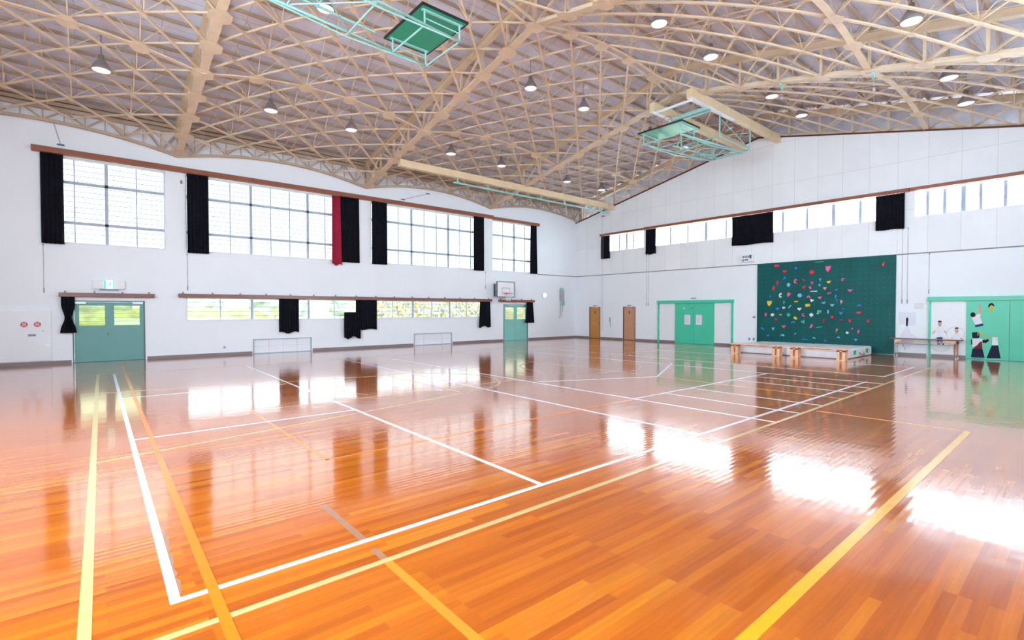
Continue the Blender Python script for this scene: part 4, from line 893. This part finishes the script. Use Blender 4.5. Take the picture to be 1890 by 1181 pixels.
# ---------------------------------------------------------------- climbing board with holds
t = thing('climbing_board', (11.24, 0, 0), 'dark green climbing board with coloured holds on the end wall', 'climbing wall')
MB().box((0, -.06, .02), (5.11, 0, 3.80)).build('board_panel', M_climb, t)
MB().box((-.02, -.07, 3.79), (5.13, 0, 3.815)).box((-.02, -.07, .02), (.0, 0, 3.8)).box((5.11, -.07, .02), (5.13, 0, 3.8)).build('board_edge', M_climb, t)
hc = {'r': ((.62, .03, .07, 1), 'red'), 'p': ((.80, .12, .32, 1), 'pink'), 'b': ((.03, .24, .68, 1), 'blue'), 's': ((.18, .55, .80, 1), 'sky blue'), 'y': ((.80, .58, .04, 1), 'yellow'),
      'w': ((.78, .82, .84, 1), 'white'), 'o': ((.70, .38, .22, 1), 'tan'), 'g': ((.05, .50, .32, 1), 'green')}
hm = {k: mat(v[1].replace(' ', '_')+'_resin', v[0], .45, .5, vary=.08, scale=30) for k, v in hc.items()}
SH = {'slab': [(-1,-.5),(-.7,-1),(.8,-.9),(1,.1),(.8,.9),(-.8,1),(-1,.4)], 'bowl': [(-1,.7),(1,.8),(.9,.1),(.35,-.7),(.1,-1),(-.3,-.7),(-.95,0)], 'round': [(math.cos(a*math.pi/6), math.sin(a*math.pi/6)) for a in range(12)],
      'dia': [(-1,.1),(0,1),(1,.1),(.2,-.4),(.0,-1),(-.2,-.4)], 'wedge': [(-1,1),(1,1),(.8,0),(.1,-1),(-.5,-.8),(-.9,.1)], 'egg': [(.75*math.cos(a*math.pi/6)*(1-.15*math.sin(a*math.pi/6)), math.sin(a*math.pi/6)) for a in range(12)],
      'fin': [(-.9,-1),(.2,1),(1,-.1),(.4,-.5)], 'crescent': [(.9,.4),(.3,.95),(-.5,.9),(-1,.1),(-.8,-.7),(0,-1),(.7,-.8),(.3,-.3),(-.2,-.2),(-.3,.3),(.2,.45)], 'hook': [(-.9,.5),(-.2,1),(.7,.8),(1,.1),(.2,-.3),(.1,-1),(-.3,-1),(-.2,-.2),(.4,.3),(-.1,.5),(-.7,.2)],
      'cross': [(-1,1),(-.5,1),(0,.4),(.6,1),(1,.8),(.35,0),(.5,-1),(-.1,-1),(-.3,0)], 'vee': [(-1,.8),(-.5,1),(0,.2),(.6,1),(1,.7),(.2,-1),(-.3,-.9)], 'bar': [(-1,-.6),(1,-.6),(1,.6),(-1,.6)], 'arch': [(-1,.4),(-.3,1),(.5,.9),(1,.1),(.8,-1),(.4,-.7),(.2,0),(-.3,.1),(-.6,-.8),(-1,-.7)]}
for x, z, w_, h_, c_, s_, tl in HOLDS:
    P = SH[s_]; cx, cz = x-11.24, z; w2, h2 = w_/2, h_/2; ct, sn = math.cos(tl), math.sin(tl); mb = MB(); k = len(P); vs = []
    for dep, sc in ((0.0, .9), (.03, 1.0), (.065, .72)):
        for a, b in P: a, b = a*w2*sc, b*h2*sc; vs.append((cx+a*ct-b*sn, -.06-dep, cz+a*sn+b*ct))
    fs = [tuple(range(k))[::-1], tuple(range(2*k, 3*k))] + [(r*k+i, r*k+(i+1) % k, (r+1)*k+(i+1) % k, (r+1)*k+i) for r in (0, 1) for i in range(k)]
    o = mb.add(vs, fs).build('climbing_hold', hm[c_], t, label='%s climbing hold' % hc[c_][1])
# pale T-nuts in a grid
tn = MB(); rnd = random.Random(4)
for i in range(25):
    for j in range(17):
        x, z = .15+i*.2+(.02*rnd.random()), .35+j*.2+.02*rnd.random(); tn.box((x-.009, -.0615, z-.009), (x+.009, -.06, z+.009))
o = tn.build('bolt_hole', mat('pale_metal_insert', (.04, .19, .18), .3, .6), t); o['kind'] = 'stuff'
ch = MB()
for q in range(26): x = 4.13+q*.036; ch.bar((x, -.0605, 2.10+.05*math.sin(q*1.7)), (x+.03, -.0605, 2.10+.05*math.sin(q*1.7+1.3)), .012, .002)
ch.build('chalk_marks', mat('faint_chalk', (.05, .25, .30), .8, .1), t)

# ---------------------------------------------------------------- mats and benches
def soft_box(mb, a, b, n=10, bulge=.02):
    # box with slightly bulging sides
    x0, y0, z0 = a; x1, y1, z1 = b; return mb.box(a, b)
for (x0, x1, y0, y1, lab) in ((11.75, 13.80, -3.50, -.75, 'white vinyl crash mat behind the bench nearer the corner'), (13.84, 15.80, -3.62, -.72, 'white vinyl crash mat with green square tags on its side')):
    t = thing('crash_mat', (x0, y0, 0), lab, 'gym mat', 'white crash mats')
    b = MB().box((0, 0, .004), (x1-x0, y1-y0, .335)).build('mat_body', M_mat, t); bv = b.modifiers.new('soft', 'BEVEL'); bv.width = .045; bv.segments = 4
    pp = MB().box((.03, -.006, .155), (x1-x0-.03, .01, .17)).build('seam', M_alu_white, t)
    if x0 > 13:
        for y in (.75, 2.15): MB().box((x1-x0-.01, y, .12), (x1-x0+.006, y+.28, .27)).build('tag', M_tag, t)
        MB().path([(x1-x0+.01, 1.35, .17), (x1-x0+.07, 1.45, .10), (x1-x0+.08, 1.6, .07), (x1-x0+.07, 1.75, .10), (x1-x0+.01, 1.85, .17)], .03, .03).build('strap', M_trim, t)
def bench(x0, x1, label):
    t = thing('gym_bench', (x0, -4.10, 0), label, 'bench', 'wooden gym benches before the mats'); Lx = x1-x0
    MB().box((0, -.15, .37), (Lx, .15, .40)).build('seat', M_wood, t, bevel=.008)
    r_ = MB().prism([(.42, .37), (Lx-.42, .37), (Lx-.50, .355), (Lx*.72, .345), (Lx*.66, .325), (Lx*.58, .325), (Lx*.54, .345), (Lx*.46, .345), (Lx*.42, .325), (Lx*.34, .325), (Lx*.28, .345), (.50, .355)], lambda a, b, d: (a, d, b), -.02, .02); r_.build('stretcher', M_wood, t)
    for xx in (.08, Lx-.34):
        for y in (-.13, .09):
            MB().box((xx, y, .0), (xx+.09, y+.04, .37)).box((xx+.17, y, .0), (xx+.26, y+.04, .37)).build('leg', M_wood, t)
        MB().box((xx, -.13, .30), (xx+.26, .13, .34)).box((xx, -.14, .0), (xx+.26, -.10, .03)).build('leg_brace', M_wood, t)
    return t
bench(11.98, 13.94, 'light wooden gym bench before the mats, nearer the corner')
bench(14.14, 16.02, 'light wooden gym bench before the mat with green tags')

# ---------------------------------------------------------------- folding table
t = thing('folding_table', (16.45, -.42, 0), 'long narrow folding table with brown top and thin metal legs', 'table')
MB().box((-.12, -.24, .640), (1.90, .22, .665)).build('table_top', M_table, t, bevel=.005)
MB().box((-.12, -.245, .635), (1.90, -.238, .668)).box((1.895, -.24, .635), (1.903, .22, .668)).build('edge_band', M_brownf, t)
for xx in (.03, 1.76):
    for y in (-.20, .18):
        MB().tube((xx, y, .02), (xx, y, .64), .013).build('leg', M_brown2 if xx > 1 else M_cord, t)
        MB().lathe((xx, y, 0), [(0, 0), (.02, .0), (.022, .02), (.014, .035)], 10).build('foot_cap', M_white, t)
    MB().tube((xx, -.20, .12), (xx, .18, .12), .01).build('cross_bar', M_cord, t)
MB().tube((.03, -.20, .47), (1.76, -.20, .47), .010).build('long_rail', M_trim, t)
MB().prism([(.03, .64), (.35, .64), (.06, .50), (.03, .50)], lambda a, b, d: (a, d, b), -.205, -.19).build('hinge_plate', M_wood, t)
MB().prism([(1.76, .64), (1.36, .64), (1.50, .57), (1.73, .52)], lambda a, b, d: (a, d, b), -.205, -.19).build('hinge_plate', M_wood, t)

M_paleink = mat('pale_ink', (.55, .55, .66), .7, .2)
# ---------------------------------------------------------------- papers and cut-out figures on the wall
for x0, x1, z0, z1, lab, rows_ in ((16.46, 16.70, 1.15, 1.64, 'pale lilac notice sheet beside the climbing board, first of two', 5), (16.72, 16.98, 1.12, 1.62, 'pale lilac notice sheet, the one nearer the green door', 5), (16.92, 17.24, 1.72, 1.97, 'small white notice with two lines of grey writing by the green post', 3)):
    t = thing('wall_notice', (x0, 0, z0), lab, 'notice', 'papers on the end wall')
    MB().box((0, -.004, 0), (x1-x0, 0, z1-z0)).build('sheet', M_paper if rows_ == 5 else M_white, t)
    q = MB(); rnd = random.Random(int(x0*100))
    for j in range(rows_):
        a = .02
        while a < x1-x0-.05:
            w_ = rnd.uniform(.012, .03); zz_ = (z1-z0)*(1-(j+.8)/(rows_+.6)); q.box((a, -.0055, zz_), (a+w_, -.004, zz_+(.006 if rows_ == 5 else .022))); a += w_+.012
    q.build('writing', M_ink if rows_ == 3 else M_paleink, t)
skin = mat('drawn_skin', (.66, .42, .36), .7, .2); hairm = mat('drawn_black', (.015, .015, .02), .7, .2); navy = mat('drawn_navy', (.02, .06, .20), .7, .2); shirtm = mat('drawn_white', (.80, .82, .88), .7, .2)
maroon = mat('drawn_maroon', (.24, .02, .035), .7, .2); yellowm = mat('drawn_yellow', (.62, .52, .10), .7, .2); hak = mat('drawn_indigo', (.02, .022, .05), .7, .2)
tanleg = mat('drawn_tan_leg', (.45, .22, .13), .7, .2)
FM = {'face': skin, 'arm': skin, 'hair': hairm, 'shirt': shirtm, 'shorts': navy, 'leg': skin, 'shoe': navy, 'sock': mat('drawn_grey', (.25, .26, .32), .7, .2), 'helmet': hak, 'stripe': yellowm, 'jacket': shirtm, 'chest': maroon, 'sleeve': hairm, 'hand': hairm, 'sword': yellowm, 'skirt': hak, 'head': yellowm}
ORD = {'helmet': 3, 'stripe': 6, 'hair': 5, 'face': 4, 'head': 3, 'shirt': 3, 'jacket': 2, 'chest': 4, 'sleeve': 5, 'hand': 5, 'sword': 7, 'skirt': 3, 'arm': 2, 'shorts': 4, 'leg': 2, 'sock': 3, 'shoe': 4}
FLAB = {'boy_hoop': ('cut-out paper child with white shirt holding a hoop, nearer the green post', -.022), 'boy_ring': ('cut-out paper child in a round ring behind the table end', -.022), 'volley': ('cut-out paper player in white shirt with raised arms on the green door', -.07),
        'kendo': ('cut-out paper fencer with dark helmet, maroon chest and yellow sword', -.07), 'kendo2': ('cut-out paper fencer in dark skirt at the edge of the green door', -.07)}
for k_, parts in FIGS.items():
    lab, base = FLAB[k_]; ox = parts[0][1][0][0]; oz = min(p[1] for n_, pts in parts for p in pts)
    t = thing('paper_figure', (ox, base, oz), lab, 'paper figure')
    for n_, pts in parts:
        d = ORD[n_]*.0012
        m_ = tanleg if (k_ == 'boy_ring' and n_ == 'leg') else FM[n_]
        MB().prism([(a-ox, b-oz) for a, b in pts], lambda a, b, d_: (a, -d_, b), .0, d).build(n_, m_, t)
    if k_ == 'boy_hoop': MB().ring((17.70-ox, -.006, .47-oz), .26, .005, 'y').build('drawn_hoop', M_cord, t)
    if k_ == 'boy_ring': MB().ring((18.10-ox, -.006, .86-oz), .24, .004, 'y').build('drawn_ring', M_cord, t)
# white cut-out figure under the table
t = thing('paper_figure', (16.72, 0, .1), 'white kite-shaped paper cut-out with black top on the wall by the table', 'paper figure')
MB().prism([(0, 1.02), (.13, .72), (.30, .62), (.14, .30), (.06, .12), (-.04, .20), (-.22, .50), (-.20, .66)], lambda a, b, d: (a, -d, b), 0, .004).build('sheet', M_paper, t)
MB().prism([(-.03, 1.0), (.02, 1.0), (.04, 1.28), (0, 1.34), (-.03, 1.28)], lambda a, b, d: (a, -d, b), 0, .006).build('dark_top', hairm, t)
MB().bar((-.13, -.006, .34), (-.03, -.006, .10), .02, .004, up=(0, 1, 0)).build('dark_strip', M_ink, t)

# ---------------------------------------------------------------- outside: the strip window view, and unseen pale ground for uplight
M_grass = mat('pale_field', (.62, .64, .42), .9, .1, vary=.2, scale=.3); M_hedge = mat('yellow_green_hedge', (.52, .56, .26), .9, .1, vary=.35, scale=2.5)
M_pale = mat('pale_sheeting', (.85, .9, .95), .6, .3); M_tree = mat('grey_green_trees', (.48, .54, .46), .9, .1, vary=.4, scale=1.2); M_tan = mat('dry_grass_bank', (.70, .66, .50), .9, .1, vary=.25, scale=1.5)
g = MB().box((-90, -75, -.6), (-.9, 40, -.35)).build('ground_outside', M_grass, kind='structure')
M_uplight = mat('pale_uplight_ground', (.80, .80, .82), .8, .2, vary=.05, scale=.5)  # unseen ground, made pale to bounce daylight up to the ceiling
MB().box((W+.9, -75, -.6), (W+60, 40, -.35)).build('ground_outside', M_uplight, kind='structure')
MB().box((-.9, 1.3, -.6), (W+.9, 60, -.35)).build('ground_outside', M_uplight, kind='structure')
def bushy(name, x0, x1, y0, y1, z1, m, label, cat, seed, amp=.25, step=.45):
    rnd = random.Random(seed); nx = max(2, int((x1-x0)/step)); ny = max(3, int((y1-y0)/step)); mb = MB(); vs = []
    for j in range(ny+1):
        for i in range(nx+1):
            e = min(i, nx-i, j, ny-j); z = z1*(0.55 if e == 0 else 1)+rnd.uniform(-amp, amp)
            vs.append((x0+(x1-x0)*i/nx+rnd.uniform(-.1, .1), y0+(y1-y0)*j/ny+rnd.uniform(-.1, .1), z))
    fs = [(j*(nx+1)+i, j*(nx+1)+i+1, (j+1)*(nx+1)+i+1, (j+1)*(nx+1)+i) for j in range(ny) for i in range(nx)]
    rim = [i for i in range(nx+1)] + [(j+1)*(nx+1)-1 for j in range(1, ny+1)] + [ny*(nx+1)+i for i in range(nx-1, -1, -1)] + [j*(nx+1) for j in range(ny-1, 0, -1)]
    base = len(vs)
    for q in rim: vs.append((vs[q][0], vs[q][1], -.4))
    for a in range(len(rim)): b = (a+1) % len(rim); fs.append((rim[a], rim[b], base+b, base+a))
    mb.add(vs, fs); o = mb.build(name, m, smooth=False); o['label'] = label; o['category'] = cat; return o
bushy('hedge', -9.6, -8.6, -40, -26.0, 1.55, M_hedge, 'clipped yellow green hedge outside, behind the first strip window panes', 'hedge', 1)
bushy('hedge', -15.5, -14.2, -24.5, -13.2, 1.7, M_hedge, 'yellow green hedge outside, behind the middle strip window panes', 'hedge', 2)
bushy('grass_bank', -9.0, -6.0, -11.4, 3.0, 2.35, M_tan, 'dry yellow grass bank outside the patterned strip windows', 'grass bank', 3)
for y0, y1, x, z1, lab in ((-38, -24.5, -6.8, 1.25, 'pale low sheeted fence outside the first strip panes'), (-22.6, -17.2, -8.8, 1.3, 'pale sheeted fence outside, beside the hedge gap'), (-15.8, -11.9, -7.2, 1.35, 'pale sheeted fence outside, nearest the grass bank')):
    t = thing('fence', (x, y0, -.4), lab, 'fence', 'pale sheeted fences outside')
    MB().box((0, 0, .5), (.05, y1-y0, z1+.4)).build('sheeting', M_pale, t)
    n = int((y1-y0)/1.6)+1
    for q in range(n+1): MB().box((-.03, (y1-y0)*q/n-.03, 0), (.0, (y1-y0)*q/n+.03, z1+.45)).build('post', M_trim, t)
for i, (x, y, rr) in enumerate(((-34, -52, 3.2), (-36, -44, 2.8), (-38, -37, 3.4), (-40, -30, 2.7), (-42, -23, 3.2), (-42, -15, 3.0), (-43, -6, 3.3), (-37, -60, 3.3), (-44, 4, 3.2))):
    t = thing('tree', (x, y, -.35), 'distant grey green tree beyond the field outside the strip windows', 'tree', 'trees beyond the field')
    MB().tube((0,0,0), (0,0,2.0), .25, 8, .15).build('trunk', M_brownf, t)
    bm = bmesh.new(); bmesh.ops.create_icosphere(bm, subdivisions=3, radius=rr); rnd = random.Random(i)
    for v in bm.verts: f = 1+rnd.uniform(-.13, .13); v.co = Vector((v.co.x*f, v.co.y*f, v.co.z*f*.62+2.4))
    me = bpy.data.meshes.new('crown'); bm.to_mesh(me); bm.free(); me.materials.append(M_tree); o = bpy.data.objects.new('crown', me); COL.objects.link(o); o.parent = t
